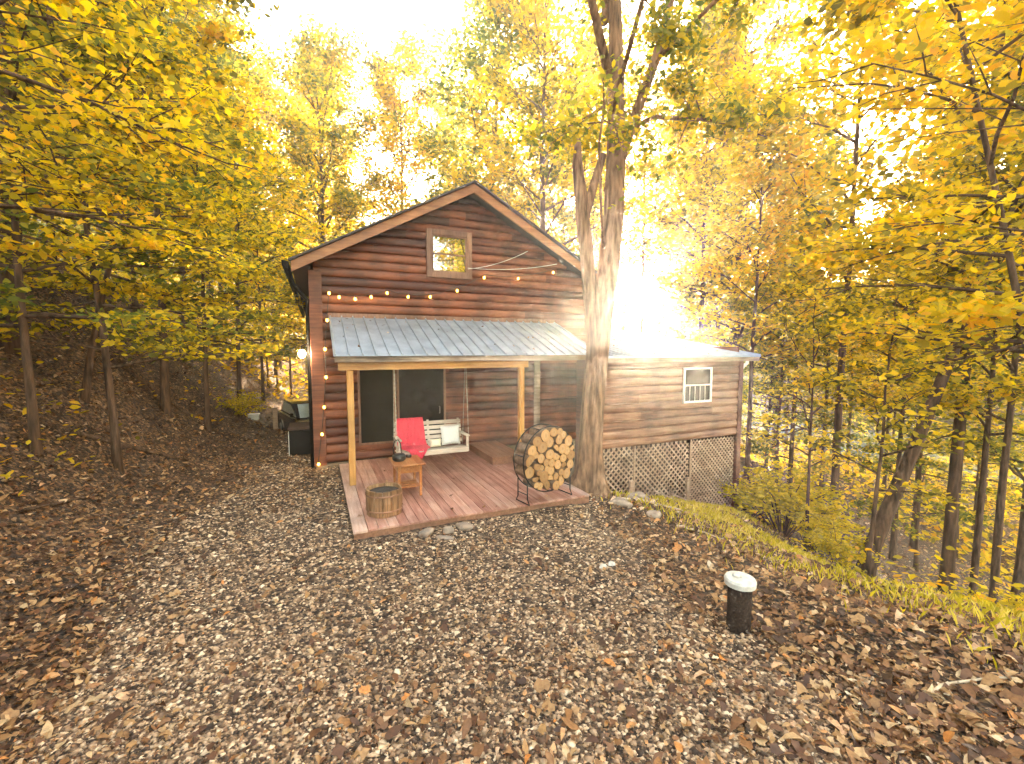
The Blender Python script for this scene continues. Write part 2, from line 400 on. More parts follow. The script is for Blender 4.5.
def np_mesh(name, verts, nfaces, k, mat, sm=False):
    """mesh of separate k-gons; verts is (nfaces*k, 3)"""
    me = bpy.data.meshes.new(name)
    me.vertices.add(nfaces * k); me.vertices.foreach_set('co', np.ascontiguousarray(verts, dtype=np.float32).ravel())
    me.loops.add(nfaces * k); me.loops.foreach_set('vertex_index', np.arange(nfaces * k, dtype=np.int32))
    me.polygons.add(nfaces); me.polygons.foreach_set('loop_start', np.arange(0, nfaces * k, k, dtype=np.int32))
    me.polygons.foreach_set('loop_total', np.full(nfaces, k, dtype=np.int32))
    me.materials.append(mat); me.update(calc_edges=True)
    return me

LEAF8 = np.array([(0, -.5, 0), (.26, -.30, .02), (.46, .0, .07), (.22, .12, .03), (0, .58, -.04), (-.22, .12, .03), (-.46, .0, .07), (-.26, -.30, .02)])
LEAF6 = np.array([(0, -.5, 0), (.27, -.2, .04), (.24, .18, .04), (0, .55, -.03), (-.24, .18, .04), (-.27, -.2, .04)])
LEAF4 = np.array([(0, -.55, 0), (.34, .0, .05), (0, .55, 0), (-.34, .0, .05)])

def leaf_verts(cent, size, rng, shape, tilt=0.55, curl=1.0):
    n = len(cent); k = len(shape)
    yaw = rng.uniform(0, 2 * pi, n); tx = rng.normal(0, tilt, n); ty = rng.normal(0, tilt, n)
    L = np.repeat(shape[None], n, 0) * size[:, None, None]
    L[:, :, 2] *= curl * rng.uniform(-.5, 2.0, n)[:, None]
    x, y, z = L[:, :, 0], L[:, :, 1], L[:, :, 2]
    c, s = np.cos(tx)[:, None], np.sin(tx)[:, None]; y, z = y * c - z * s, y * s + z * c
    c, s = np.cos(ty)[:, None], np.sin(ty)[:, None]; x, z = x * c + z * s, -x * s + z * c
    c, s = np.cos(yaw)[:, None], np.sin(yaw)[:, None]; x, y = x * c - y * s, x * s + y * c
    return (np.stack([x, y, z], 2) + cent[:, None, :]).reshape(-1, 3)

# ---------------------------------------------------------------- terrain
def build_terrain():
    n = 420
    t = np.linspace(-1, 1, n)
    ax = 2.5 + 12 * t + 136 * np.sign(t) * np.abs(t) ** 4.2
    ay = 6.0 + 13 * t + 136 * np.sign(t) * np.abs(t) ** 4.2
    X, Y = np.meshgrid(ax, ay, indexing='ij')
    Z = ground_z(X, Y)
    co = np.stack([X, Y, Z], 2).reshape(-1, 3)
    me = bpy.data.meshes.new('ground')
    me.vertices.add(n * n); me.vertices.foreach_set('co', co.astype(np.float32).ravel())
    i, j = np.meshgrid(np.arange(n - 1), np.arange(n - 1), indexing='ij')
    a = (i * n + j).ravel(); q = np.stack([a, a + n, a + n + 1, a + 1], 1).astype(np.int32)
    nf = len(q)
    me.loops.add(nf * 4); me.loops.foreach_set('vertex_index', q.ravel())
    me.polygons.add(nf); me.polygons.foreach_set('loop_start', np.arange(0, nf * 4, 4, dtype=np.int32))
    me.polygons.foreach_set('loop_total', np.full(nf, 4, dtype=np.int32))
    me.polygons.foreach_set('use_smooth', np.ones(nf, dtype=bool))
    me.materials.append(M['ground']); me.update(calc_edges=True)
    g = gravel_mask(X, Y).ravel().astype(np.float32)
    at = me.attributes.new('gravel', 'FLOAT', 'POINT'); at.data.foreach_set('value', g)
    o = bpy.data.objects.new('ground', me); COL.objects.link(o); tag(o, None, None, kind='structure')

def gravel_mask(x, y):
    left = smooth((x - bank_edge(y) - 0.3) / 1.4)
    right = 1 - smooth((x - (1.3 + .33 * np.minimum(y, 7))) / 1.8)
    return left * right * (1 - smooth((y - 22) / 5)) + hash_noise(x, y, 1.2, 9) * .5

build_terrain()

def creek():
    mb = MB()
    L = [(44, -30), (41, 0), (40, 14), (44, 30), (50, 50), (58, 80)]
    pts = []
    for i in range(len(L) - 1):
        for k in range(6):
            a = k / 6; pts.append((L[i][0] * (1 - a) + L[i + 1][0] * a, L[i][1] * (1 - a) + L[i + 1][1] * a))
    zz = min(gz(x + 3, y) for x, y in pts) 
    vs = []; fs = []
    for x, y in pts:
        z = max(gz(x, y), gz(x + 7, y), gz(x + 14, y)) + .12
        vs += [(x, y, z), (x + 14, y, z)]
    for i in range(len(pts) - 1): fs.append((2 * i, 2 * i + 1, 2 * i + 3, 2 * i + 2))
    o = mb.add(vs, fs).build('creek', M['water']); tag(o, None, None, kind='structure')
creek()

# ---------------------------------------------------------------- log cabin
cabin = thing('log_cabin', 'red brown log cabin with a gable, tin-roofed front porch and low side wing', 'cabin', (0, 10.5, -.1))
FW = 10.5          # y of the front wall
def siding(mb, x0, x1, z0, z1, y, h, bulge=.06, clip=None, seed=0, axis='x', sgn=-1, jit=True):
    """rounded log courses, each course one island, butt joints here and there"""
    rng = random.Random(seed)
    z = z0
    while z < z1 - .01:
        zt = min(z + h, z1)
        cuts = [x0]
        if jit and x1 - x0 > 3:
            c = x0 + rng.uniform(1.2, 3.8)
            while c < x1 - .8: cuts.append(c); c += rng.uniform(2.2, 4.2)
        cuts.append(x1)
        for a, b in zip(cuts[:-1], cuts[1:]):
            a2, b2 = a + (.002 if a != x0 else 0), b - (.002 if b != x1 else 0)
            dy = rng.uniform(-.006, .006)
            prof = []
            for k in range(8):
                t_ = k / 7; ang = pi * t_
                prof.append((z + (zt - z) * (.5 - .5 * cos(ang) * (1 if 0 < k < 7 else 1)), sgn * (bulge * sin(ang) ** .75) + dy))
            nseg = 14
            vs = []; fs = []
            for i in range(nseg + 1):
                xx = a2 + (b2 - a2) * i / nseg
                for zz, off in prof:
                    if clip: zz = min(zz, clip(xx))
                    vs.append((xx, y + off, zz) if axis == 'x' else (y + off, xx, zz))
            m = len(prof)
            for i in range(nseg):
                if clip and clip(a2 + (b2 - a2) * (i + .5) / nseg) < z + .02: continue
                for k in range(m - 1):
                    fs.append((i * m + k, (i + 1) * m + k, (i + 1) * m + k + 1, i * m + k + 1))
            mb.add(vs, fs, True)
        z = zt

RZ = 6.40; RS = .535; RC = 3.5   # ridge height, slope, centre
def roof_z(x): return RZ - RS * abs(x - RC)
# front wall with the gable clipped under the roof
mb = MB(); siding(mb, 0, 7.0, 0, 6.35, FW, .195, clip=lambda x: roof_z(x) - .17, seed=3)
mb.add([(0, FW + .03, -.0), (7, FW + .03, 0), (7, FW + .03, 4.3), (3.5, FW + .03, 6.2), (0, FW + .03, 4.3)], [(0, 1, 2, 3, 4)])
mb.build('front_wall', M['log'], cabin)
# corner boards of crossed log ends
mb = MB(); mb.box(-.10, .16, FW - .085, FW + .12, -.05, 4.2, .01); mb.build('corner_board', M['log'], cabin)
# left side wall
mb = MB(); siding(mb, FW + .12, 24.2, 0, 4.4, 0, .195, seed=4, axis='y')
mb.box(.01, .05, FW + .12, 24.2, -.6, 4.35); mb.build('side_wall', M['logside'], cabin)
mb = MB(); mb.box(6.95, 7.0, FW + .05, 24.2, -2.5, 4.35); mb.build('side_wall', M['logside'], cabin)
mb = MB(); mb.add([(0.05, 24.2, -2.5), (6.95, 24.2, -2.5), (6.95, 24.2, 4.3), (3.5, 24.2, 6.2), (.05, 24.2, 4.3)], [(0, 1, 2, 3, 4)]); mb.build('back_wall', M['log'], cabin)
# skirting below the front wall
mb = MB()
mb.box(.02, 7.0, FW - .02, FW + .02, -1.6, -.02)
mb.box(-.06, .42, FW - .12, FW - .03, -.55, -.04, .01); mb.box(-.10, .34, FW - .26, FW - .13, -.5, -.22, .01); mb.build('skirting', M['foundation'], cabin)
# main roof: two slabs
def slab(mb, xa, xb, ya, yb, th, top=roof_z, off=0):
    vs = [(x, y, top(x) - d + off) for y in (ya, yb) for x in (xa, xb) for d in (0, th)]
    mb.add(vs, [(0, 2, 3, 1), (4, 5, 7, 6), (0, 4, 6, 2), (1, 3, 7, 5), (0, 1, 5, 4), (2, 6, 7, 3)])
roof = thing('roof', None, None); roof.parent = cabin; roof.location = (0, 0, 0)
del_keys = [k for k in ('label', 'category') if k in roof]
mb = MB(); slab(mb, -.42, RC, 10.08, 24.9, .07); slab(mb, RC, 7.42, 10.08, 24.9, .07)
rf = mb.build('roof', M['shingle'], cabin)
bpy.data.objects.remove(roof)
mb = MB(); slab(mb, -.40, RC - .002, 10.12, 24.8, .04, off=-.075); slab(mb, RC + .002, 7.40, 10.12, 24.8, .04, off=-.075); mb.build('soffit', M['soffit'], rf)
for sx in (-1, 1):
    mb = MB()
    xa = RC + sx * .0; xb = RC + sx * 3.9
    za, zb = roof_z(xa) - .02, roof_z(xb) - .02
    hh = .21; y0, y1 = 10.03, 10.075
    vs = [(x, y, z - d) for y in (y0, y1) for x, z in ((xa, za), (xb, zb)) for d in (0, hh)]
    mb.add(vs, [(0, 1, 3, 2), (4, 6, 7, 5), (0, 2, 6, 4), (1, 5, 7, 3), (0, 4, 5, 1), (2, 3, 7, 6)])
    mb.build('barge_board', M['barge'], rf)
    mb = MB(); mb.beam((RC, 10.0, RZ + .012), (RC + sx * 3.95, 10.0, roof_z(RC + sx * 3.95) + .012), .12, .035, up=(0, 0, 1)); mb.build('drip_edge', M['shingle'], rf)
# gutter on the left eave
mb = MB()
gx, gz0 = -.50, roof_z(-.42) - .03
prof = [(-.07, .02), (-.07, -.07), (-.03, -.12), (.04, -.12), (.055, .0)]
vs = []; fs = []
for i, y in enumerate((10.0, 15, 20, 24.9)):
    for a, b in prof: vs.append((gx + a, y, gz0 + b - .002 * i))
m_ = len(prof)
for i in range(3):
    for k in range(m_ - 1): fs.append((i * m_ + k, i * m_ + k + 1, (i + 1) * m_ + k + 1, (i + 1) * m_ + k))
fs.append(tuple(range(m_))); fs.append(tuple(range(3 * m_, 4 * m_)))
mb.add(vs, fs); mb.build('gutter', M['blackpaint'], rf)
mb = MB(); mb.tube([(-.5, 10.35, gz0 - .1), (-.42, 10.45, gz0 - .35), (-.13, 10.62, gz0 - .7), (-.13, 10.62, -.3)], .045, 8); mb.build('downspout', M['blackpaint'], cabin)

# gable window
def window(x0, x1, z0, z1, y, fmat, gmat, fw=.07, rails=(.5,), depth=.05, sill=True):
    mb = MB(); yo = y - depth
    mb.box(x0, x0 + fw, yo, y, z0, z1, .006); mb.box(x1 - fw, x1, yo, y, z0, z1, .006)
    mb.box(x0 + fw, x1 - fw, yo, y, z0, z0 + fw, .006); mb.box(x0 + fw, x1 - fw, yo, y, z1 - fw, z1, .006)
    for r in rails:
        zz = z0 + (z1 - z0) * r; mb.box(x0 + fw, x1 - fw, yo + .012, y - .004, zz - .02, zz + .02, .004)
    return mb
w1 = window(2.44, 3.56, 4.22, 5.34, FW - .055, M['trim'], None, fw=.13, rails=(), depth=.06).build('window', M['trim'], cabin)
window(2.572, 3.428, 4.352, 5.208, FW - .066, None, None, fw=.035, rails=(.5,), depth=.03).build('frame', M['trim'], w1)
mb = MB(); mb.add([(2.6, FW - .079, 4.38), (3.4, FW - .079, 4.38), (3.4, FW - .072, 4.775), (2.6, FW - .072, 4.775)], [(0, 1, 2, 3)])
mb.add([(2.6, FW - .074, 4.785), (3.4, FW - .074, 4.785), (3.4, FW - .078, 5.18), (2.6, FW - .078, 5.18)], [(0, 1, 2, 3)]); mb.build('pane', M['glass'], w1)

# porch wall: screened window, dark door, pale casing
w2 = window(.84, 1.66, .34, 2.35, FW - .06, None, None, fw=.05, rails=()).build('window', M['trim'], cabin)
mb = MB(); mb.box(.89, 1.61, FW - .10, FW - .085, .39, 2.30); mb.build('screen', M['screen'], w2)
d1 = window(1.70, 2.86, .02, 2.35, FW - .062, None, None, fw=.05, rails=()).build('door', M['trim'], cabin)
mb = MB(); mb.box(1.75, 2.81, FW - .10, FW - .085, .07, 2.30); mb.build('pane', M['darkdoor'], d1)
mb = MB(); mb.tube([(2.70, FW - .105, .98), (2.70, FW - .15, .98), (2.70, FW - .15, 1.14), (2.70, FW - .105, 1.14)], .012, 6); mb.build('handle', M['chain'], d1)
mb = MB(); mb.box(5.28, 5.46, FW - .10, FW - .06, 0, 2.6, .006); mb.build('corner_trim', M['weather'], cabin)

# porch roof
pr = thing('x', None, None); bpy.data.objects.remove(pr)
PX0, PX1, PY0, PZ0, PZ1 = .28, 5.9, 8.28, 2.40, 3.22
def pz(y): return PZ0 + (PZ1 - PZ0) * (y - PY0) / (FW - .06 - PY0)
mb = MB()
vs = [(x, y, pz(y) - d) for y in (PY0, FW - .06) for x in (PX0, PX1) for d in (0, .012)]
mb.add(vs, [(0, 2, 3, 1), (4, 5, 7, 6), (0, 4, 6, 2), (1, 3, 7, 5), (0, 1, 5, 4), (2, 6, 7, 3)])
x = PX0 + .03
while x < PX1:
    c = [(-.018, 0), (-.010, .036), (.010, .036), (.018, 0)]
    vs = [(x + a, y, pz(y) + b + .001) for y in (PY0 - .004, FW - .06) for a, b in c]
    mb.add(vs, [(0, 1, 5, 4), (1, 2, 6, 5), (2, 3, 7, 6), (0, 3, 2, 1)])
    x += .232
porch_roof = mb.build('porch_roof', M['tin'], cabin)
mb = MB(); mb.box(PX0 + .02, PX1 - .02, PY0 + .06, PY0 + .09, 2.28, 2.375, .004)
mb.tube([(PX0 + .03, PY0 + .13, 2.325), (2.0, PY0 + .13, 2.33), (4, PY0 + .13, 2.32), (PX1 - .03, PY0 + .13, 2.325)], .05, 8)
mb.build('fascia', M['weather'], porch_roof)
mb = MB()
for x in (.55, 1.45, 2.35, 3.25, 4.0, 4.9, 5.7): mb.beam((x, PY0 + .2, pz(PY0 + .2) - .08), (x, FW - .1, pz(FW - .1) - .08), .045, .12)
mb.build('rafter', M['step'], porch_roof)
mb = MB(); mb.box(PX0 - .01, PX1, FW - .075, FW - .06, PZ1 - .03, PZ1 + .09); mb.build('flashing', M['trim'], porch_roof)
mb = MB(); mb.box(.36, 4.16, 8.47, 8.57, 2.13, 2.29, .008); mb.build('beam', M['beam'], cabin)
for x in (.50, 3.95):
    mb = MB(); mb.box(x, x + .115, 8.465, 8.58, .0, 2.128, .008); mb.build('post', M['post'], cabin)
# deck
mb = MB(); rng = random.Random(5)
x = .60
while x < 4.10:
    mb.box(x, x + .136, 6.27 + rng.uniform(-.006, .006), FW - .1, -.03, rng.uniform(-.002, .003), .003); x += .143
deck = mb.build('deck', M['deck'], cabin)
mb = MB(); mb.box(.40, .592, 6.25, FW - .28, -.032, .004, .004); mb.build('edge_board', M['decktrim'], deck)
mb = MB(); mb.box(4.12, 4.27, 6.28, 9.3, -.034, .003, .004); mb.build('edge_board', M['decktrim'], deck)
mb = MB(); mb.box(.41, 4.27, 6.30, 6.34, -.2, -.034); mb.box(.42, .46, 6.34, FW - .3, -.6, -.034); mb.box(4.22, 4.26, 6.34, 9.2, -.6, -.034); mb.build('rim_joist', M['step'], deck)
# porch step / low platform
st = MB()
for i in range(5): st.box(3.42 + i * .15, 3.42 + i * .15 + .143, 8.72, FW - .12, .15, .18, .004)
st = st.build('step', M['step'], cabin)
mb = MB(); mb.box(3.44, 4.14, 8.75, 8.78, .006, .148); mb.box(3.44, 3.47, 8.78, FW - .14, .006, .148); mb.box(4.11, 4.14, 8.78, FW - .14, .006, .148); mb.build('riser', M['step'], st)

# side wing
WY = 9.5
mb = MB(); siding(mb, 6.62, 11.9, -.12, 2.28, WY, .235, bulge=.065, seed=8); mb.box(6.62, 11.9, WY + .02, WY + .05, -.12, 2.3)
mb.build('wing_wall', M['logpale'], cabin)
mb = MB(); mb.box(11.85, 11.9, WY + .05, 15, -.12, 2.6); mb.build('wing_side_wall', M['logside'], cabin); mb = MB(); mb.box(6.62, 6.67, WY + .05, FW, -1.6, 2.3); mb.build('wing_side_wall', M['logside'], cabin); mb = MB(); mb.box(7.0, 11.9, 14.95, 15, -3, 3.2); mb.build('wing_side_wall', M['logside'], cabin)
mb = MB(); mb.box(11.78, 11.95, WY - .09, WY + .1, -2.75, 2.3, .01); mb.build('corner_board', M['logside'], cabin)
def wz(y): return 2.34 + .16 * (y - 9.15)
mb = MB()
WX1 = 12.35
vs = [(x, y, wz(y) - d) for y in (9.15, 15.3) for x in (6.55, WX1) for d in (0, .05)]
mb.add(vs, [(0, 2, 3, 1), (4, 5, 7, 6), (0, 4, 6, 2), (1, 3, 7, 5), (0, 1, 5, 4), (2, 6, 7, 3)])
x = 6.6
while x < WX1:
    vs = [(x + a, y, wz(y) + b + .001) for y in (9.146, 15.3) for a, b in c]
    mb.add(vs, [(0, 1, 5, 4), (1, 2, 6, 5), (2, 3, 7, 6), (0, 3, 2, 1)]); x += .26
wr = mb.build('wing_roof', M['tinblue'], cabin)
mb = MB(); mb.box(6.6, WX1 - .02, 9.18, 9.205, 2.17, 2.288); mb.build('fascia', M['weather'], wr)
mb = MB(); mb.box(WX1 - .05, WX1 - .025, 9.21, 15.2, 2.20, 2.283); mb.build('fascia', M['weather'], wr)
w3 = window(9.52, 10.62, .98, 2.0, WY - .07, None, None, fw=.06, rails=(.5,)).build('window', M['white'], cabin)
mb = MB(); mb.box(9.58, 10.56, WY - .085, WY - .075, 1.04, 1.94); mb.build('pane', M['screen'], w3)
mb = MB()
for i in range(1, 5): mb.box(9.58 + i * .196 - .007, 9.58 + i * .196 + .007, WY - .098, WY - .087, 1.04, 1.49)
mb.build('muntin', M['white'], w3)
mb = MB(); mb.tube([(12.1, 9.4, 2.26), (12.1, 9.42, 2.1), (12.02, 9.5, 1.98), (11.98, 9.52, 1.9)], .05, 8); mb.build('downspout', M['white'], cabin)
# lattice skirt
def lattice(x0, x1, z1, y, step=.17, w=.045):
    mb = MB()
    def clipseg(px, pz_, dx, dz):
        # clip the line to the panel x0..x1, ground..z1
        best = []
        t_ = -8.0
        while t_ < 8.0:
            X, Z = px + dx * t_, pz_ + dz * t_
            if x0 <= X <= x1 and Z <= z1 and Z >= gz(X, y) - .12: best.append(t_)
            t_ += .03
        return (best[0], best[-1]) if len(best) > 2 else None
    L = int((x1 - x0 + 4) / step)
    for sgn, yy in ((1, y), (-1, y - .009)):
        for i in range(-30, L + 30):
            px = x0 + i * step
            r = clipseg(px, z1 - 1.5, .7071 * sgn, .7071)
            if not r: continue
            a = (px + .7071 * sgn * r[0], yy, z1 - 1.5 + .7071 * r[0]); b = (px + .7071 * sgn * r[1], yy, z1 - 1.5 + .7071 * r[1])
            mb.beam(a, b, .007, w, up=(0.7071 * -sgn, 0, .7071))
    return mb
lattice(6.66, 9.95, -.14, WY + .06).build('lattice', M['lattice'], cabin)
lattice(10.02, 11.78, -.14, WY + .02, step=.14).build('lattice', M['lattice'], cabin)
mb = MB()
for x in (7.9, 9.96):
    mb = MB(); mb.box(x, x + .055, WY - .0, WY + .03, gz(x, WY) - .2, -.12, .004); mb.build('lattice_post', M['lattice'], cabin)
mb = MB()
mb.box(9.62, 9.70, WY - .25, WY - .18, gz(9.6, WY - .2) - .2, gz(9.6, WY - .2) + .75, .006)
mb.build('lattice_post', M['lattice'], cabin)
mb = MB(); mb.box(7.55, 7.68, WY - .3, WY - .22, gz(7.5, WY - .2) - .2, gz(7.5, WY - .2) + .42, .006)
mb.build('lattice_post', M['lattice'], cabin)
mb = MB(); mb.box(11.84, 11.88, WY + .1, 14.9, -4.6, -.125); mb.build('underfloor_dark_panel', M['soffit'], cabin)  # dark panel added to shut out light, so the lattice backs onto darkness
mb = MB(); mb.box(6.7, 11.8, 12.2, 12.25, -4.2, -.2); mb.build('underfloor_dark_panel', M['soffit'], cabin)
# deck piece at the back of the wing
mb = MB(); mb.box(11.95, 13.0, 13.1, 14.9, -.35, -.2); mb.box(11.95, 13.0, 13.04, 13.09, -.55, -.2); mb.build('back_deck', M['logside'], cabin)

# loose boards leaning at the lattice
for k, (a, b, lab) in enumerate([((8.3, 9.15), (9.3, 9.0), 'long pale board lying by the lattice, left of the other'), ((9.0, 9.3), (9.9, 9.05), 'short pale board lying by the lattice, right of the other')]):
    mb = MB(); mb.beam((a[0], a[1], gz(*a) + .22), (b[0], b[1], gz(*b) + .03), .09, .03); o = mb.build('board', M['lattice'], origin=(a[0], a[1], gz(*a))); tag(o, lab, 'board')

# ---------------------------------------------------------------- wall lamp and string lights
lamp = thing('wall_lamp', 'round glowing lamp on the left corner of the cabin', 'lamp', (-.27, 10.42, 2.46))
mb = MB(); mb.lathe((-.27, 10.42, 2.42), [(.01, -.085), (.055, -.06), (.075, 0), (.055, .06), (.02, .08)], 16); g = mb.build('globe', M['lampglow'], lamp)
mb = MB(); mb.tube([(-.12, 10.56, 2.60), (-.2, 10.48, 2.62), (-.27, 10.42, 2.58), (-.27, 10.42, 2.50)], .012, 6); mb.lathe((-.27, 10.42, 2.50), [(.03, 0), (.05, .01), (.02, .04)], 12)
mb.build('bracket', M['black'], lamp)
sl = thing('string_lights', 'string of warm bulbs looped across the gable and down the left corner', 'string lights', (.05, 10.35, 3.0))
from_px = []
def on_wall(px, py, y):
    a = (px - 512) / F; v = (382 - py) / F
    Y = cos(PITCH) + v * sin(PITCH); Z = v * cos(PITCH) - sin(PITCH)
    r = (a * cos(YAW) + Y * sin(YAW), -a * sin(YAW) + Y * cos(YAW), Z); t_ = y / r[1]
    return (r[0] * t_, y, CAM_H + r[2] * t_)
B = [(329, 293), (339, 297), (355, 299), (371, 297), (387, 293), (408, 297), (430, 297), (457, 291), (484, 278), (518, 279), (553, 273)]
pts = [on_wall(px, py - 3.5, 10.33) for px, py in B]
V = [(327, 320), (325, 349), (326, 377), (324, 407), (322, 434), (318.5, 464)]
vp = [on_wall(px, py - 3.5, 10.31) for px, py in V]
def sag(a, b, s, n=6):
    return [tuple(a[i] * (1 - k / n) + b[i] * k / n - (s * 4 * (k / n) * (1 - k / n) if i == 2 else 0) for i in range(3)) for k in range(n)]
path = []
allp = list(reversed(vp)) + pts
for a, b in zip(allp[:-1], allp[1:]): path += sag(a, b, .03 if abs(a[0] - b[0]) > .2 else 0)
path.append(allp[-1])
mb = MB(); mb.tube(path, .008, 5); cable = mb.build('cable', M['darkcable'], sl)
for p in allp:
    mb = MB(); mb.lathe((p[0], p[1] - .012, p[2] - .05), [(.012, 0), (.016, .03), (.012, .045)], 8); mb.build('socket', M['darkcable'], sl)
    mb = MB(); mb.lathe((p[0], p[1] - .012, p[2] - .115), [(.004, 0), (.021, .012), (.028, .036), (.021, .058), (.012, .068)], 12); mb.build('bulb', M['bulb'], sl)
for (a, b, lab) in [((468, 269), (528, 251), 'pale wire rising from the gable window towards the right barge board'), ((468, 268), (557, 264), 'pale wire sagging lower from the gable window to the roof edge')]:
    A = on_wall(a[0], a[1], 10.36); Bp = on_wall(b[0], b[1], 10.16)
    mb = MB(); mb.tube(sag(A, Bp, .08, 10) + [Bp], .007, 5); o = mb.build('wire', M['whitewire'], origin=A); tag(o, lab, 'wire')

# ---------------------------------------------------------------- porch furniture
sw = thing('porch_swing', 'slatted wooden porch swing hanging on chains under the tin roof', 'swing', (2.1, 8.75, .45))
X0, X1, YF, YB = 1.42, 2.85, 8.62, 9.08
mb = MB()
for i in range(5): mb.box(X0, X1, YF + i * .092, YF + i * .092 + .078, .47 - i * .008, .492 - i * .008, .004)
mb.build('seat', M['greywood'], sw)
mb = MB(); mb.box(X0, X1, YF - .022, YF - .002, .40, .488, .004); mb.build('apron', M['greywood'], sw)
mb = MB()
for i in range(5):
    z0 = .53 + i * .098; y0 = YB + .02 + i * .025
    mb.beam((X0, y0, z0 + .035), (X1, y0, z0 + .035), .018, .075, up=(0, .25, 1))
mb.build('backrest', M['greywood'], sw)
mb = MB()
for x in (X0 + .05, (X0 + X1) / 2, X1 - .05): mb.beam((x, YB + .02, .42), (x, YB + .15, 1.02), .04, .03, up=(0, 1, 0)); mb.beam((x, YF, .445), (x, YB + .03, .415), .04, .05)
mb.build('frame', M['greywood'], sw)
for x in (X0 + .02, X1 - .02):
    mb = MB(); mb.box(x - .045, x + .045, YF - .02, YB + .06, .72, .745, .004); mb.build('armrest', M['greywood'], sw)
    mb = MB(); mb.box(x - .02, x + .02, YF, YF + .05, .44, .718, .004); mb.build('arm_post', M['greywood'], sw)
for x in (X0 - .02, X1 + .02):
    for yy in (YF + .04, YB + .03):
        mb = MB(); a = Vector((x, yy, .46)); b = Vector((x, 8.85, pz(8.85) - .15))
        n = 46
        for k in range(n):
            p = a.lerp(b, k / n); q = a.lerp(b, (k + 1.15) / n)
            mb.beam(p, q, .012 if k % 2 else .005, .005 if k % 2 else .012)
        mb.build('chain', M['chain'], sw)
# blanket: draped sheet over backrest and seat
def blanket():
    n, m = 26, 34; vs = []; rng = random.Random(2)
    path = [(YB + .21, .60), (YB + .17, 1.05), (YB + .13, 1.075), (YB + .085, 1.0), (YB + .0, .62), (YB - .09, .525), (YF + .1, .515), (YF - .03, .50), (YF - .05, .44), (YF - .055, .36)]
    import bisect
    seg = [0]
    for a, b in zip(path[:-1], path[1:]): seg.append(seg[-1] + math.dist(a, b))
    for j in range(m):
        d = seg[-1] * j / (m - 1); i = min(bisect.bisect_right(seg, d) - 1, len(path) - 2); f = (d - seg[i]) / (seg[i + 1] - seg[i])
        y = path[i][0] * (1 - f) + path[i + 1][0] * f; z = path[i][1] * (1 - f) + path[i + 1][1] * f
        t_ = j / (m - 1)
        xa = 1.47 + .02 * t_ + .03 * sin(t_ * 9); xb = 1.99 + .10 * t_ - .35 * max(0, t_ - .82) / .18 * .6
        if t_ > .80: xa += .18 * (t_ - .8) / .2
        for i2 in range(n):
            s_ = i2 / (n - 1); x = xa + (xb - xa) * s_
            wv = .022 * sin(s_ * 26 + 2 * t_ * 3) + .012 * sin(s_ * 47 + t_ * 11)
            hem = .05 * sin(s_ * 7) * (t_ > .85)
            vs.append((x, y - abs(wv) * 1.2, z + abs(wv) * .4 + hem))
    fs = [(j * n + i, j * n + i + 1, (j + 1) * n + i + 1, (j + 1) * n + i) for j in range(m - 1) for i in range(n - 1)]
    mb = MB(); mb.add(vs, fs, True); o = mb.build('blanket', M['red'], origin=(1.75, 8.9, .5))
    sd = o.modifiers.new('s', 'SOLIDIFY'); sd.thickness = .012
    tag(o, 'coral red blanket draped over the left end of the porch swing', 'blanket')
blanket()
def cushion(c, w, h, th, rot, mat, name, lab, cat, puff=1.0):
    n = 14; vs = []; fs = []
    for side in (1, -1):
        for j in range(n):
            for i in range(n):
                u, v = i / (n - 1) * 2 - 1, j / (n - 1) * 2 - 1
                pin = 1 - .10 * (u * u * v * v * 0 + (1 - abs(u)) * 0) 
                e = (1 - u ** 4) * (1 - v ** 4)
                bx = u * w / 2 * (1 - .07 * (1 - v * v)); bz = v * h / 2 * (1 - .07 * (1 - u * u))
                vs.append((bx, side * th / 2 * (max(e, 0) ** .45) * puff, bz))
    for s_ in range(2):
        for j in range(n - 1):
            for i in range(n - 1):
                a = s_ * n * n + j * n + i; q = (a, a + 1, a + n + 1, a + n); fs.append(q if s_ else q[::-1])
    mb = MB(); mb.add(vs, fs, True); o = mb.build(name, mat); o.location = c; o.rotation_euler = rot
    return tag(o, lab, cat)
cushion((2.56, 8.97, .70), .42, .40, .15, (radians(-14), 0, radians(4)), M['pillow'], 'pillow', 'square pale grey pillow at the right end of the porch swing', 'pillow')
cushion((2.21, 8.86, .585), .24, .17, .15, (radians(-10), 0, 0), M['cream'], 'cushion', 'small round cream cushion between red blanket and grey pillow', 'cushion', 1.1)

tb = thing('side_table', 'small orange wooden side table with low shelf on the deck', 'table', (1.42, 7.7, 0))
mb = MB()
for i in range(4): mb.box(1.14 + i * .128, 1.14 + i * .128 + .126, 7.32, 8.0, .555, .58, .004)
mb.build('tabletop', M['table'], tb)
for x in (1.20, 1.56):
    for y in (7.40, 7.90):
        mb = MB(); mb.box(x, x + .045, y, y + .045, 0.004, .553, .004); mb.build('leg', M['table'], tb)
mb = MB(); mb.box(1.247, 1.558, 7.41, 7.43, .42, .552); mb.box(1.247, 1.558, 7.915, 7.935, .42, .552); mb.box(1.21, 1.23, 7.447, 7.898, .42, .552); mb.box(1.575, 1.595, 7.447, 7.898, .42, .552); mb.build('apron', M['table'], tb)
mb = MB()
for i in range(3): mb.box(1.22, 1.585, 7.46 + i * .15, 7.46 + i * .15 + .12, .15, .168, .003)
mb.build('shelf', M['table'], tb)
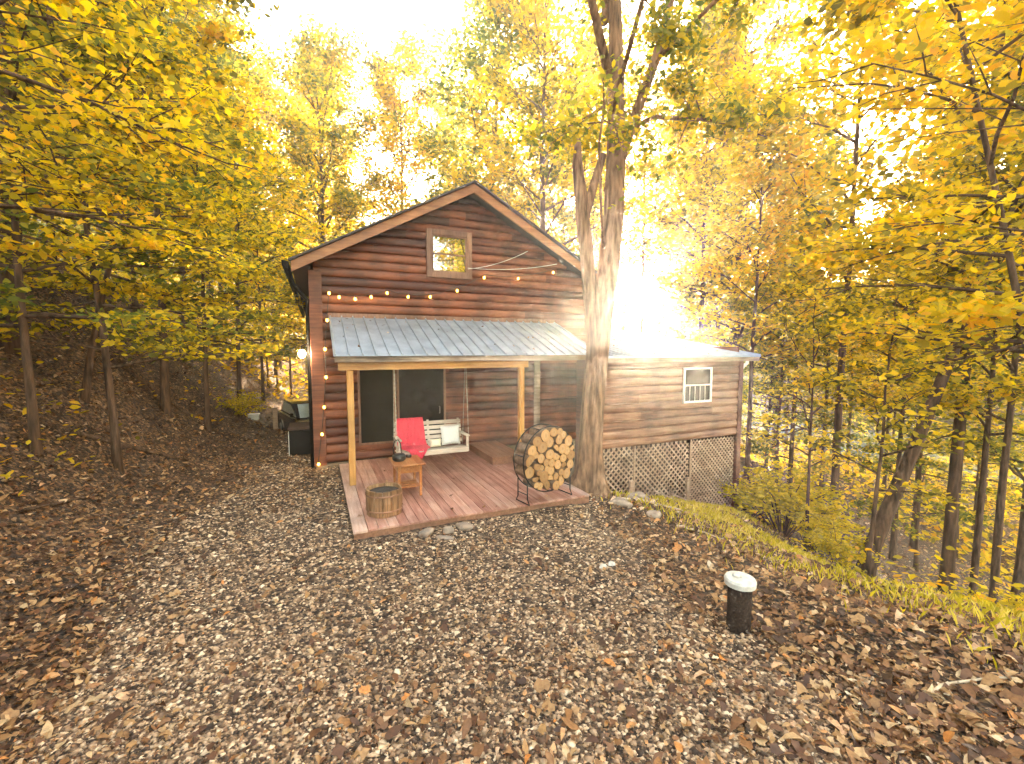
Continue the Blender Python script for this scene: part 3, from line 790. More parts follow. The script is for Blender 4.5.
# dark planter with a handle and a low plant on the table
pt = thing('watering_can', 'dark metal pot with upright handle at the left end of the side table', 'pot', (1.25, 7.7, .58))
mb = MB(); mb.lathe((1.27, 7.68, .581), [(.085, 0), (.115, .03), (.12, .09), (.09, .12), (.06, .125)], 16); mb.build('pot', M['darkgreen'], pt)
mb = MB(); mb.tube([(1.19, 7.68, .68), (1.17, 7.68, .82), (1.20, 7.68, .93), (1.26, 7.68, .95), (1.30, 7.68, .88), (1.31, 7.68, .71)], .011, 6); mb.build('handle', M['darkgreen'], pt)
pt.name = 'metal_pot'
mb = MB(); mb.lathe((1.46, 7.84, .581), [(.02, 0), (.055, .012), (.06, .045), (.045, .05)], 12); o = mb.build('bowl', M['darkgreen'], origin=(1.46, 7.84, .581)); tag(o, 'small dark bowl at the back of the side table', 'bowl')

# stave planter
pl = thing('stave_planter', 'round wooden stave planter at the front left of the deck', 'planter', (.90, 6.85, 0))
mb = MB(); n = 14
for k in range(n):
    a0, a1 = 2 * pi * k / n + .012, 2 * pi * (k + 1) / n - .012
    vs = []
    for r, z in ((.262, 0.004), (.275, .20), (.268, .39)):
        for a in (a0, a1):
            for rr in (r, r - .03): vs.append((.90 + rr * cos(a), 6.85 + rr * sin(a), z + .004 * ((k * 7) % 3)))
    f = []
    for i in range(2):
        b = i * 4; f += [(b, b + 2, b + 6, b + 4), (b + 1, b + 5, b + 7, b + 3), (b, b + 4, b + 5, b + 1), (b + 2, b + 3, b + 7, b + 6)]
    f += [(8, 10, 11, 9), (0, 1, 3, 2)]
    mb.add(vs, f)
mb.build('staves', M['stave'], pl)
mb = MB(); mb.lathe((.90, 6.85, 0), [(.22, .02), (.236, .34), (.12, .35), (.01, .36)], 20, wob=.02); mb.build('soil', M['soil'], pl)
mb = MB()
for z in (.08, .31):
    vs = []; fs = []; nn = 28
    for k in range(nn):
        a = 2 * pi * k / nn
        for r, dz in ((.2775, 0), (.2805, .004), (.2805, .024), (.2775, .028)): vs.append((.90 + r * cos(a), 6.85 + r * sin(a), z + dz))
    for k in range(nn):
        k2 = (k + 1) % nn
        for q in range(3): fs.append((k * 4 + q, k2 * 4 + q, k2 * 4 + q + 1, k * 4 + q + 1))
    mb.add(vs, fs, True)
mb.build('hoop', M['step'], pl)

def rock(name, c, s, seed, label, cat='rock', mat='stone', flat=.7, group=None):
    rng = random.Random(seed); bm = bmesh.new(); bmesh.ops.create_icosphere(bm, subdivisions=3, radius=1)
    dirs = [Vector((rng.gauss(0, 1), rng.gauss(0, 1), rng.gauss(0, 1))).normalized() for _ in range(9)]
    offs = [rng.uniform(.55, .85) for _ in dirs]
    for v in bm.verts:
        p = v.co.copy()
        for d, o in zip(dirs, offs):
            q = p.dot(d)
            if q > o: p -= d * (q - o) * .9
        v.co = Vector((p.x * s[0], p.y * s[1], p.z * s[2]))
    bm.verts.index_update(); mb = MB(); mb.add([v.co for v in bm.verts], [[v.index for v in f.verts] for f in bm.faces], True); bm.free()
    o = mb.build(name, M[mat]); o.location = c; o.rotation_euler = (0, 0, rng.uniform(0, 6))
    return tag(o, label, cat, group)
for i, (x, y, s, lab) in enumerate([(1.36, 6.02, (.15, .09, .07), 'flat brown stone against the deck front, leftmost of the stones there'), (1.66, 6.0, (.10, .08, .07), 'pale rounded stone in front of the deck between two flat ones'),
                                    (1.92, 6.04, (.14, .09, .06), 'wide tan stone against the deck front, right of the pale one'), (1.58, 5.80, (.17, .07, .035), 'thin flat stone lying on the gravel nearest the camera side of the deck')]):
    rock('rock', (x, y, gz(x, y) + s[2] * .4), s, i + 3, lab)

# ---------------------------------------------------------------- hoop rack with firewood
RA = radians(11); RCX, RCY, RCZ, RR, RD = 3.47, 6.44, .70, .545, .26
def rk(lx, ly, lz): return (RCX + lx * cos(RA) - ly * sin(RA), RCY + lx * sin(RA) + ly * cos(RA), lz)
rack = thing('log_rack', 'black iron hoop rack full of firewood on the deck corner', 'firewood rack', (RCX, RCY, 0))
for ly in (-RD / 2, RD / 2):
    mb = MB(); mb.tube([rk(RR * cos(a), ly, RCZ + RR * sin(a)) for a in np.linspace(0, 2 * pi, 49)], .011, 6, caps=False); mb.build('hoop', M['black'], rack)
mb = MB()
for a in (-2.3, -1.57, -.85, .2, 1.2, 1.95, 2.95):
    mb.tube([rk(RR * cos(a), -RD / 2, RCZ + RR * sin(a)), rk(RR * cos(a), RD / 2, RCZ + RR * sin(a))], .008, 6)
mb.build('cross_bar', M['black'], rack)
for sx in (-1, 1):
    mb = MB(); x = sx * .46
    mb.tube([rk(x, -RD / 2, RCZ - .30), rk(x, -RD / 2, .10), rk(x, -RD / 2 - .05, .018), rk(x, RD / 2 + .05, .018), rk(x, RD / 2, .10), rk(x, RD / 2, RCZ - .30)], .011, 6)
    mb.tube([rk(x, -RD / 2, .17), rk(x, RD / 2, .17)], .008, 6); mb.build('foot', M['black'], rack)
rng = random.Random(11)
circ = [[rng.uniform(-.35, .35), rng.uniform(-.35, .35), rng.choice((.052, .062, .072, .08, .09, .1))] for _ in range(43)]
for _ in range(700):
    for i, c1 in enumerate(circ):
        c1[1] -= .0006
        for c2 in circ[:i]:
            dx, dz = c1[0] - c2[0], c1[1] - c2[1]; d = sqrt(dx * dx + dz * dz) + 1e-6; o_ = c1[2] + c2[2] + .002 - d
            if o_ > 0:
                c1[0] += dx / d * o_ / 2; c1[1] += dz / d * o_ / 2; c2[0] -= dx / d * o_ / 2; c2[1] -= dz / d * o_ / 2
        d = sqrt(c1[0] ** 2 + c1[1] ** 2)
        if d + c1[2] > RR - .014: k_ = (RR - .014 - c1[2]) / d; c1[0] *= k_; c1[1] *= k_
for i, (x, z, r) in enumerate(circ):
    out = rng.uniform(-.035, .03); n = 14; half = rng.random() < .25
    ph = rng.uniform(0, 6); L0, L1 = -RD / 2 - .03 + out, RD / 2 + .03 + rng.uniform(-.03, .04)
    ring = []
    for k in range(n):
        a = 2 * pi * k / n; rr = r * (1 + .06 * sin(2 * a + ph) + rng.uniform(-.03, .03))
        X, Z = rr * cos(a), rr * sin(a)
        if half and X * cos(ph) + Z * sin(ph) > .35 * r:
            d = X * cos(ph) + Z * sin(ph) - .35 * r; X -= d * cos(ph); Z -= d * sin(ph)
        ring.append((X, Z))
    vs = [rk(x + X, ly, RCZ + z + Z) for ly in (L0, L1) for X, Z in ring]
    o = MB().add(vs, [(k, (k + 1) % n, n + (k + 1) % n, n + k) for k in range(n)] + [], True)
    root = rk(x, 0, RCZ + z)
    th = thing('firewood_log', 'pale cut log stacked in the black hoop rack', 'log', root, 'firewood in the hoop rack')
    o.build('bark', M['logbark'], th)
    vs2 = [rk(x + X * .985, L0 - .002, RCZ + z + Z * .985) for X, Z in ring] + [rk(x, L0 - .004, RCZ + z)]
    vs3 = [rk(x + X * .985, L1 + .002, RCZ + z + Z * .985) for X, Z in ring]
    mb = MB(); mb.add(vs2, [(k, (k + 1) % n, n) for k in range(n)]); mb.build('cut_end', M['cutwood'], th); mb = MB(); mb.add(vs3, [tuple(range(n))]); mb.build('cut_end', M['cutwood'], th)

# ---------------------------------------------------------------- capped post in the foreground
bx, by = 3.23, 2.50; bz = gz(bx, by)
bo = thing('capped_post', 'short black round post with pale flat lid on the leafy ground', 'bollard', (bx, by, bz))
mb = MB(); mb.lathe((bx, by, bz), [(.098, -.12), (.098, .0), (.095, .2), (.096, .40)], 24, wob=.02, seed=1); mb.build('shaft', M['stem'], bo)
mb = MB(); mb.lathe((bx, by, bz + .40), [(.10, 0), (.122, .004), (.125, .045), (.115, .062), (.05, .068), (.01, .069)], 28, sm=False); mb.build('lid', M['conc'], bo)
mb = MB(); mb.lathe((bx - .02, by + .02, bz + .472), [(.035, 0), (.032, .012), (.01, .018)], 12); mb.build('knob', M['conc'], bo)

# ---------------------------------------------------------------- things beside and behind the cabin
bxo = thing('storage_box', 'dark storage box standing by the left wall of the cabin', 'box', (-.4, 12.3, gz(-.4, 12.3)))
z0 = gz(-.4, 12.3)
mb = MB(); mb.box(-.66, -.12, 12.0, 13.0, z0, z0 + .62, .02); mb.build('body', M['blackpaint'], bxo)
mb = MB(); mb.box(-.69, -.11, 11.97, 13.03, z0 + .622, z0 + .67, .015); mb.build('lid', M['soffit'], bxo)
mb = MB(); mb.box(-.675, -.662, 11.99, 12.05, z0, z0 + .6); mb.build('corner_strip', M['white'], bxo)

def car(cx, cy, rot):
    z = min(gz(cx - .6, cy), gz(cx + .6, cy + 2), gz(cx, cy)) + .0
    c = thing('parked_car', 'dark car parked behind the left side of the cabin', 'car', (cx, cy, z)); c.rotation_euler = (0, 0, rot)
    def put(mb, name, mat):
        me = mb.mesh(name, mat); o = bpy.data.objects.new(name, me); COL.objects.link(o); o.parent = c; return o
    # local: front towards -y, width 1.8
    def loft(secs, w):
        mb = MB(); n = len(secs[0][1]); vs = []; fs = []
        for x, pr_ in secs: vs += [(x, y, zz) for y, zz in pr_]
        for i in range(len(secs) - 1):
            for k in range(n): fs.append((i * n + k, i * n + (k + 1) % n, (i + 1) * n + (k + 1) % n, (i + 1) * n + k))
        fs += [tuple(reversed(range(n))), tuple((len(secs) - 1) * n + k for k in range(n))]
        mb.add(vs, fs, False); return mb
    body = [(-2.2, .35), (-2.25, .6), (-2.1, .78), (-1.2, .92), (-.9, .95), (1.9, .95), (2.15, .85), (2.2, .4), (1.9, .25), (-1.9, .25)]
    ins = lambda p, s, zz: [(y * s, z_ if z_ < .5 else z_ * zz) for y, z_ in p]
    put(loft([(-.9, ins(body, .97, .97)), (-.82, body), (.82, body), (.9, ins(body, .97, .97))], 1.8), 'body', M['carpaint'])
    cab = [(-1.05, .93), (-.25, 1.40), (.1, 1.46), (1.2, 1.44), (1.85, .93)]
    put(loft([(-.80, [(y, z_) for y, z_ in cab]), (-.66, [(y * .98 + .01, .93 + (z_ - .93) * 1.0) for y, z_ in cab]), (.66, [(y * .98 + .01, z_) for y, z_ in cab]), (.80, cab)], 1.6), 'cabin', M['carpaint'])
    mb = MB(); mb.add([(-.70, -1.03, .965), (.70, -1.03, .965), (.62, -.30, 1.385), (-.62, -.30, 1.385)], [(0, 1, 2, 3)]); put(mb, 'windscreen', M['carglass_painted'])
    mb = MB(); mb.tube([(-.5, -1.07, .96), (.1, -.9, 1.07)], .012, 5); put(mb, 'wiper', M['black'])
    for s in (-1, 1):
        mb = MB(); mb.add([(s * .815, -.9, .99), (s * .815, -.2, 1.36), (s * .815, 1.1, 1.38), (s * .815, 1.5, 1.0)], [(0, 1, 2, 3)]); put(mb, 'side_window', M['carglass_painted'])
        mb = MB(); mb.box(s * .86 - .1 * (s < 0), s * .86 + .1 * (s > 0), -.78, -.68, .98, 1.12, .02); put(mb, 'side_mirror', M['carpaint'])
        mb = MB(); mb.box(s * .72 - .14, s * .72 + .14, -2.235, -2.17, .60, .72, .02); put(mb, 'headlight', M['white'])
        for y in (-1.4, 1.35):
            mb = MB(); mb.tube([(s * .68, y, .32), (s * .91, y, .32)], .33, 20); w = put(mb, 'wheel', M['tyre'])
            mb = MB(); mb.tube([(s * .905, y, .32), (s * .925, y, .32)], .19, 14); o = put(mb, 'rim', M['chain']); o.parent = w
    return c
car(-.15, 18.6, radians(14))
bx2, by2 = -1.28, 16.3; z0 = gz(bx2, by2)
mb = MB(); mb.box(bx2 - .07, bx2 + .07, by2, by2 + .04, z0 - .05, 2.5 - (404 - 350) / F * 15.4, .01); o = mb.build('upright_board', M['lattice'], origin=(bx2, by2, z0)); tag(o, 'pale upright board standing at the end of the drive by the dark car', 'board')
bx2, by2 = -1.95, 16.6; z0 = gz(bx2, by2)
mb = MB(); mb.box(bx2 - .16, bx2 + .16, by2, by2 + .25, z0, z0 + .17, .02); mb.box(bx2 - .18, bx2 + .18, by2 - .02, by2 + .27, z0 + .172, z0 + .21, .01); o = mb.build('crate', M['white'], origin=(bx2, by2, z0)); tag(o, 'small white box on the ground at the far end of the drive', 'box')

# ---------------------------------------------------------------- trees
def grow(seed, H, r0, cb, nb, blen, elev, leaf_n, leaf, size, mat, spread=.16, sec=5, bark='bark', lean=(0, 0), wob=.04, shape_pow=.6, flat=.35, sides=8, topfrac=.35, tilt=.55):
    """returns (trunk mesh, crown mesh) of one tree standing at the origin"""
    rng = random.Random(seed); nr = np.random.default_rng(seed)
    mb = MB(); K = 11; tp = []
    wx = wy = 0
    for k in range(K):
        t_ = k / (K - 1); wx += rng.gauss(0, wob * H / 10); wy += rng.gauss(0, wob * H / 10)
        tp.append(Vector((lean[0] * H * t_ + wx * t_, lean[1] * H * t_ + wy * t_, H * t_ - .4 * (k == 0))))
    rr = [r0 * (1.45 if k == 0 else (1 - .9 * (k / (K - 1)) ** 1.1)) for k in range(K)]
    mb.tube(tp, rr, sides)
    def trunk(t_):
        f = t_ * (K - 1); i = min(int(f), K - 2); return tp[i].lerp(tp[i + 1], f - i)
    anchors = []; ga = rng.uniform(0, 6)
    for b in range(nb):
        t_ = cb + (1 - cb) * ((b + rng.random()) / nb); ga += 2.4 + rng.gauss(0, .3)
        u = (t_ - cb) / (1 - cb)
        L = blen * (topfrac + (1 - topfrac) * (1 - u) ** shape_pow) * rng.uniform(.65, 1.15)
        if u < .12: L *= .8
        el = radians(elev + 25 * u + rng.gauss(0, 9)); p = trunk(t_)
        d = Vector((cos(ga) * cos(el), sin(ga) * cos(el), sin(el)))
        pts = [p]; n = 5
        for k in range(n):
            d = (d + Vector((rng.gauss(0, .12), rng.gauss(0, .12), rng.gauss(0, .07) - flat * .06))).normalized()
            pts.append(pts[-1] + d * L / n)
        br = r0 * .36 * (1 - .7 * u) + .006
        mb.tube(pts, [br * (1 - .85 * k / n) + .003 for k in range(n + 1)], 4, caps=False)
        for s_ in range(sec):
            f = (.25 + .75 * (s_ + rng.random()) / sec) * n; i = min(int(f), n - 1); q = pts[i].lerp(pts[i + 1], f - i)
            dd = (pts[i + 1] - pts[i]).normalized(); side = (1 if s_ % 2 else -1) * radians(rng.uniform(30, 65))
            e = Vector((dd.x * cos(side) - dd.y * sin(side), dd.x * sin(side) + dd.y * cos(side), dd.z * .6 + rng.gauss(0, .15))).normalized()
            l2 = L * (.5 - .3 * f / n) * rng.uniform(.7, 1.3) + .15
            q2 = q + e * l2 * .5 + Vector((0, 0, rng.gauss(0, .03))); q3 = q + e * l2 + Vector((0, 0, rng.gauss(-.03, .06)))
            mb.tube([q, q2, q3], [br * .3 + .002, br * .2 + .002, .002], 3, caps=False)
            anchors += [(q, q2), (q2, q3), (q2, q3)]
        anchors.append((pts[-2], pts[-1]))
    A = np.array([[a[:], b[:]] for a, b in anchors])
    # clumps: leaves share a few hundred weighted anchors
    wgt = nr.gamma(1.2, 1, len(A)); idx = nr.choice(len(A), leaf_n, p=wgt / wgt.sum())
    tt = nr.random(leaf_n)[:, None]
    c = A[idx, 0] * (1 - tt) + A[idx, 1] * tt + nr.normal(0, 1, (leaf_n, 3)) * np.array([spread, spread, spread * (.35 if flat > .3 else .8)])
    sz = size * nr.uniform(.6, 1.25, leaf_n)
    crown = np_mesh('crown', leaf_verts(c, sz, nr, leaf, tilt=tilt), leaf_n, len(leaf), mat)
    return mb.mesh('trunk', M[bark]), crown

def place(name, meshes, loc, rot, sc, label, cat='tree', group=None):
    r = thing(name, label, cat, loc, group); r.rotation_euler = (0, 0, rot); r.scale = (sc, sc, sc)
    for nm, me in zip(('trunk', 'crown'), meshes):
        o = bpy.data.objects.new(nm, me); COL.objects.link(o); o.parent = r
    return r

G, O = M['leaf_gold'], M['leaf_olive']
under = [grow(100 + i, 7.5, .06, .22, 32, 2.6, 8, 7500, LEAF6, .115, G if i % 2 else O, spread=.13, sec=6, flat=.5, lean=(rng.uniform(-.05, .05), .02)) for i in range(4)]
near_l = [grow(140 + i, 9.5, .07, .34, 44, 3.2, 6, 12000, LEAF8, .088, G, spread=.14, sec=7, flat=.5) for i in range(2)]
tall = [grow(200 + i, 17 + i, .17, .26, 46, 4.6, 28, 20000, LEAF4, .19, G if i % 2 else O, spread=.26, sec=6, flat=.2, shape_pow=.5) for i in range(5)]
slim = [grow(240 + i, 15 + i, .10, .38, 30, 2.8, 30, 9000, LEAF4, .17, G if i != 1 else O, spread=.22, sec=5, flat=.2) for i in range(3)]
far = [grow(300 + i, 15, .2, .12, 30, 4.6, 25, 6000, LEAF4, .36, G if i % 2 else O, spread=.4, sec=4, flat=.1, sides=5) for i in range(3)]

# the big tree at the deck corner, two stems
def big_tree():
    r = thing('big_tree', 'thick pale-barked tree with a forked trunk beside the deck corner', 'tree', (4.72, 7.0, gz(4.72, 7.0)))
    bx_, by_, bz_ = 4.72, 7.0, gz(4.72, 7.0)
    mb = MB(); R_ = random.Random(4)
    P_ = [(0, 0, -.4, .66), (.0, 0, .0, .52), (.03, .0, .35, .37), (.06, .02, 1.0, .29), (.14, .05, 2.0, .275), (.30, .1, 3.2, .27), (.50, .12, 4.4, .26), (.62, .15, 5.4, .25), (.68, .2, 6.6, .22), (.70, .25, 8.0, .18), (.72, .4, 10, .14), (.8, .5, 13, .08), (.8, .6, 16, .03)]
    n = 22; vs = []; fs = []; ph = [R_.uniform(-.07, .07) for _ in range(n)]
    for i, (x, y, z, rr) in enumerate(P_):
        flare = max(0, .8 - z) * .5
        for k in range(n):
            a = 2 * pi * k / n; q = rr * (1 + ph[k] + flare * sin(a * 4 + .7)) ; vs.append((x + q * .80 * cos(a), y + q * .80 * sin(a), z))
    for i in range(len(P_) - 1):
        for k in range(n): fs.append((i * n + k, i * n + (k + 1) % n, (i + 1) * n + (k + 1) % n, (i + 1) * n + k))
    mb.add(vs, fs, True)
    limbs = [[(.18, .05, 2.3, .17), (.12, .1, 3.4, .15), (.02, .15, 4.4, .135), (-.06, .2, 5.2, .13), (-.10, .22, 5.7, .12), (-.16, .25, 6.2, .10), (-.12, .3, 6.7, .05)],
             [(-.04, .2, 5.15, .09), (.18, .25, 5.8, .085), (.45, .3, 6.5, .07)],
             [(.54, .22, 5.8, .12), (.9, .1, 6.9, .10), (1.35, -.1, 8.3, .09), (1.7, -.3, 10, .06), (2.2, -.5, 13, .02)],
             [(.56, .25, 6.8, .06), (1.6, .2, 7.4, .045), (3.2, .1, 7.6, .03), (4.6, 0, 7.5, .012)],
             [(.4, .15, 4.6, .03), (-.0, -.3, 5.3, .025), (-.2, -.5, 6.3, .02), (-.1, -.6, 7.2, .012)],
             [(.55, .3, 8, .09), (-.2, .0, 9.4, .07), (-1.4, -.3, 11, .03)], [(.5, .4, 9, .08), (1.2, 1.2, 11, .05), (2.0, 2, 13, .02)],
             [(.57, .25, 7.2, .05), (.2, -1, 8.2, .04), (-.3, -2.2, 8.8, .015)], [(1.3, -.1, 8.2, .05), (2.0, -1.0, 9.0, .04), (2.8, -2.0, 9.4, .012)]]
    anchors = []
    for L in limbs:
        mb.tube([p[:3] for p in L], [p[3] for p in L], 9 if L[0][3] > .07 else 6)
        for a, b in zip(L[1:-1], L[2:]):
            for q in range(7):
                t_ = R_.random(); s0 = Vector(a[:3]).lerp(Vector(b[:3]), t_)
                if s0.z < 6.6: continue
                d = Vector((R_.gauss(0, 1), R_.gauss(0, 1), R_.gauss(.15, .35))).normalized(); e = s0 + d * R_.uniform(.7, 2.0)
                mb.tube([s0, s0.lerp(e, .5) + Vector((0, 0, .06)), e], [.018, .011, .004], 4, caps=False)
                for h in range(5):
                    g0 = s0.lerp(e, R_.uniform(.3, 1)); g1 = g0 + Vector((R_.gauss(0, .4), R_.gauss(0, .4), R_.gauss(0, .15)))
                    mb.tube([g0, g1], [.006, .002], 3, caps=False); anchors.append((g0, g1))
    o = mb.build('trunk', M['bigbark']); o.parent = r
    nr = np.random.default_rng(7); A = np.array([[a[:], b[:]] for a, b in anchors]); NL = 9500
    w_ = nr.gamma(.9, 1, len(A)); idx = nr.choice(len(A), NL, p=w_ / w_.sum()); tt = nr.random(NL)[:, None]
    cc = A[idx, 0] * (1 - tt) + A[idx, 1] * tt + nr.normal(0, .13, (NL, 3))
    me = np_mesh('crown', leaf_verts(cc, .12 * nr.uniform(.6, 1.3, NL), nr, LEAF6, .7), NL, 6, O)
    o = bpy.data.objects.new('crown', me); COL.objects.link(o); o.parent = r
big_tree()

taken = []
def put_view(px, dist, meshes, rot, sc, label, name='tree', group=None, dz=-.05):
    x, y = from_view(px, dist); taken.append((x, y, 1.0))
    return place(name, meshes, (x, y, gz(x, y) + dz), rot, sc, label, 'tree', group)

# named trees on the left bank
dark = grow(501, 15, .26, .30, 34, 4.2, 25, 14000, LEAF6, .15, G, spread=.22, sec=6, flat=.2, lean=(.10, .02), wob=.02)
put_view(-2, 11.5, dark, 0, 1, 'thick dark leaning trunk at the far left edge of the bank', 'leaning_tree')
thin1 = grow(503, 9, .055, .2, 26, 2.4, 10, 6500, LEAF8, .125, G, spread=.13, sec=5, lean=(.20, .04), wob=.02)
put_view(78, 11, thin1, .2, 1, 'thin dark sapling leaning right on the left bank', 'maple_sapling')
put_view(163, 12.5, grow(504, 10, .085, .25, 28, 2.6, 12, 7500, LEAF6, .13, G, spread=.13, sec=5, lean=(.02, .0), wob=.02), 0, 1, 'slender upright tree halfway along the left bank', 'maple_tree')
for i, (px, d, k, lab) in enumerate([(30, 9.0, 0, 'leafy maple low on the left bank nearest the camera'), (112, 9.6, 1, 'layered yellow maple in the middle of the left bank'),
                                     (205, 13, 2, 'bright yellow maple beside the drive halfway along'), (238, 17, 3, 'small golden maple where the drive meets the bank'), (60, 15, 1, 'golden maple high on the left bank behind the thin sapling'),
                                     (140, 17, 0, 'full yellow maple high on the bank behind the slender tree'), (190, 20, 2, 'far golden maple on the bank above the drive'), (262, 24, 3, 'low golden maple at the end of the drive')]):
    put_view(px, d, under[k], i * 1.3, 1.0 if d < 14 else 1.25, lab, 'maple_tree')
put_view(-95, 8.0, near_l[0], .5, 1.0, 'near maple with large yellow leaves filling the top left corner', 'maple_tree')
put_view(-130, 6.6, near_l[1], 2.5, .95, 'near maple whose dark branches cross the upper left', 'maple_tree')

# named trees down the right slope
def leaner():
    return grow(520, 9.5, .15, .50, 14, 2.6, 15, 3500, LEAF6, .13, G, spread=.16, sec=5, lean=(.34, .0), wob=.012)
rt = put_view(868, 11.2, leaner(), -YAW, 1, 'stout trunk leaning right on the slope beyond the grass', 'leaning_tree')
R = [(751, 17, 0, .9, 'slim straight tree just right of the side wing'), (795, 21, 1, .9, 'thin straight tree between the wing and the stout straight tree'),
     (841, 17, 2, 1.2, 'stout straight tree left of the leaning trunk'), (828, 24, 1, .95, 'thin tree close behind the stout straight tree'),
     (905, 19, 0, .85, 'thin tree right of the leaning trunk'), (925, 22, 2, .8, 'slim tree in front of the creek, right of the leaning trunk'),
     (962, 14, 0, 1.35, 'thickest brown trunk standing on the right slope'), (990, 14, 1, .75, 'thin trunk just right of the thickest brown trunk'),
     (1012, 13, 2, .75, 'thin trunk close to the right edge of the picture')]
for i, (px, d, k, s_, lab) in enumerate(R):
    put_view(px, d, slim[k], 2.1 * i, s_, lab, 'straight_tree')
put_view(879, 10.2, grow(530, 5.5, .045, .35, 14, 1.5, 20, 1500, LEAF6, .12, G, sec=4, lean=(.05, 0)), 0, 1, 'very thin dark sapling in front of the leaning trunk', 'maple_sapling')
put_view(815, 12.0, grow(531, 6, .04, .3, 16, 1.6, 20, 1900, LEAF6, .12, G, sec=4, lean=(-.02, 0)), 0, 1, 'very thin sapling beyond the grass, left of the stout straight tree', 'maple_sapling')
leanL = grow(533, 12, .055, .35, 22, 2.8, 15, 7000, LEAF6, .14, G, spread=.2, sec=5, lean=(-.28, .0), wob=.012)
put_view(1125, 9.5, leanL, -YAW, 1, 'tree leaning left into the upper right of the picture', 'leaning_tree')
for i, (px, d, k, lab) in enumerate([(1120, 8.0, 0, 'near maple with large golden leaves in the top right corner')]):
    put_view(px, d, near_l[k], 1 + i * 2, .9 if i else 1.0, lab, 'maple_tree')
for i, (px, d, k, sc_, lab) in enumerate([(930, 19, 0, 1.0, 'layered golden maple behind the thickest brown trunk'), (770, 24, 2, 1.2, 'sunlit maple beyond the right end of the wing')]):
    put_view(px, d, under[k], 1.7 * i, sc_, lab, 'maple_tree')

# trees right behind the cabin
for i, (px, d, k, sc_, lab) in enumerate([(325, 31, 0, 1.25, 'tall tree behind the left slope of the cabin roof'), (405, 33, 1, 1.3, 'bushy tall tree behind the cabin, left of the gable peak'), (490, 30, 2, 1.6, 'tall tree rising right behind the gable peak'),
                                     (545, 27, 3, 1.5, 'tall tree behind the right slope of the cabin roof'), (716, 34, 0, 1.3, 'tall hazy tree beyond the side wing'), (590, 33, 4, 1.2, 'tall tree behind the forked trunk'),
                                     (735, 27, 1, 1.3, 'tall tree beyond the right end of the side wing')]):
    put_view(px, d, tall[k], 1.1 * i, sc_, lab, 'tall_tree')

for i, (px, d, k, sc_, lab) in enumerate([(268, 29, 0, 1.0, 'low golden maple beyond the white box at the end of the drive'), (290, 33, 2, 1.2, 'golden maple straight behind the dark car'), (306, 38, 3, 1.3, 'golden maple showing between the dark car and the cabin corner')]):
    put_view(px, d, under[k], 1.9 * i + .4, sc_, lab, 'maple_tree')
for i, (px, d, k, sc_, lab) in enumerate([(596, 44, 1, 1.5, 'slim glowing tree just left of the low sun'), (704, 38, 2, 1.8, 'slim glowing tree just right of the low sun'), (700, 30, 0, 1.8, 'slim tree over the middle of the wing roof')]):
    put_view(px, d, slim[k], 1.1 * i + .4, sc_, lab, 'straight_tree')

for i, (x, y, lab) in enumerate([(9, -10, 'tall tree whose crown is mirrored in the left of the gable window'), (12.5, -18, 'tall tree mirrored in the middle of the gable window'), (16, -13, 'tall tree mirrored in the right of the gable window'), (6, -21, 'tall tree mirrored in the lower edge of the gable window')]):
    taken.append((x, y, 2)); place('tall_tree', tall[i], (x, y, gz(x, y)), i * 1.4, 1.15, lab)
for i, (px, d, k, sc_, lab) in enumerate([(655, 42, 3, .62, 'bushy tree standing right in front of the low sun'), (686, 33, 0, .66, 'bushy tree behind the wing roof, right of the low sun'), (628, 52, 1, .72, 'bushy tree between the forked trunk and the low sun')]):
    put_view(px, d, tall[k], 1.3 * i, sc_, lab, 'tall_tree')
high = grow(610, 25, .17, .50, 32, 4.6, 14, 13000, LEAF4, .2, G, spread=.25, sec=6, flat=.2, lean=(0, 0), wob=.012)
for i, (px, d, sc_, lab) in enumerate([(641, 31, 1.0, 'tall bare-stemmed tree whose crown spreads just above the low sun'), (668, 44, 1.12, 'tall bare-stemmed tree just right of the low sun')]):
    put_view(px, d, high, 2.2 * i, sc_, lab, 'tall_tree')

for i, (x, y) in enumerate([(-7, 3.5), (-10.5, 7), (-7.5, -2), (-12, 1), (-15, 6), (-5.5, -7)]):  # rest of the wood out of view, put in to shade the left bank
    taken.append((x, y, 2)); place('tall_tree', tall[(i + 1) % 5], (x, y, gz(x, y)), i * 1.7, 1.0, 'unseen tall tree added out of view on the left to shade the bank', group='unseen tall trees shading the left bank')

# background woods
rng = random.Random(77)
def free(x, y, r):
    if -3.2 < x < 15.5 and y < 27.5: return False
    if bank_edge(y) - .8 < x < 6 and y < 30: return False
    if 38 < x < 60 and y < 90: return False
    if abs(atan2(x, y) - SUN_AZ) < radians(6.5) and x * x + y * y < 75 ** 2: return False
    if abs((x - 2) * cos(SUN_AZ) - (y - 4) * sin(SUN_AZ)) < 3.0 and x * x + y * y < 80 ** 2: return False
    return all((x - a) ** 2 + (y - b) ** 2 > ((r + c) * .5) ** 2 for a, b, c in taken)
def scatter(n, pxr, dr, meshes, sc, label, group, name, rmin=3.0, cond=None):
    k = 0; tries = 0
    while k < n and tries < 4000:
        tries += 1; px = rng.uniform(*pxr); d = sqrt(rng.uniform(dr[0] ** 2, dr[1] ** 2)); x, y = from_view(px, d)
        if not free(x, y, rmin): continue
        if cond and not cond(px, d): continue
        taken.append((x, y, rmin)); s_ = sc * rng.uniform(.8, 1.2)
        place(name, meshes[rng.randrange(len(meshes))], (x, y, gz(x, y) - .1), rng.uniform(0, 6.28), s_, label, 'tree', group); k += 1
scatter(24, (-60, 290), (14, 45), tall, .9, 'tall golden tree in the woods up the left bank', 'woods up the left bank', 'tall_tree', 4)
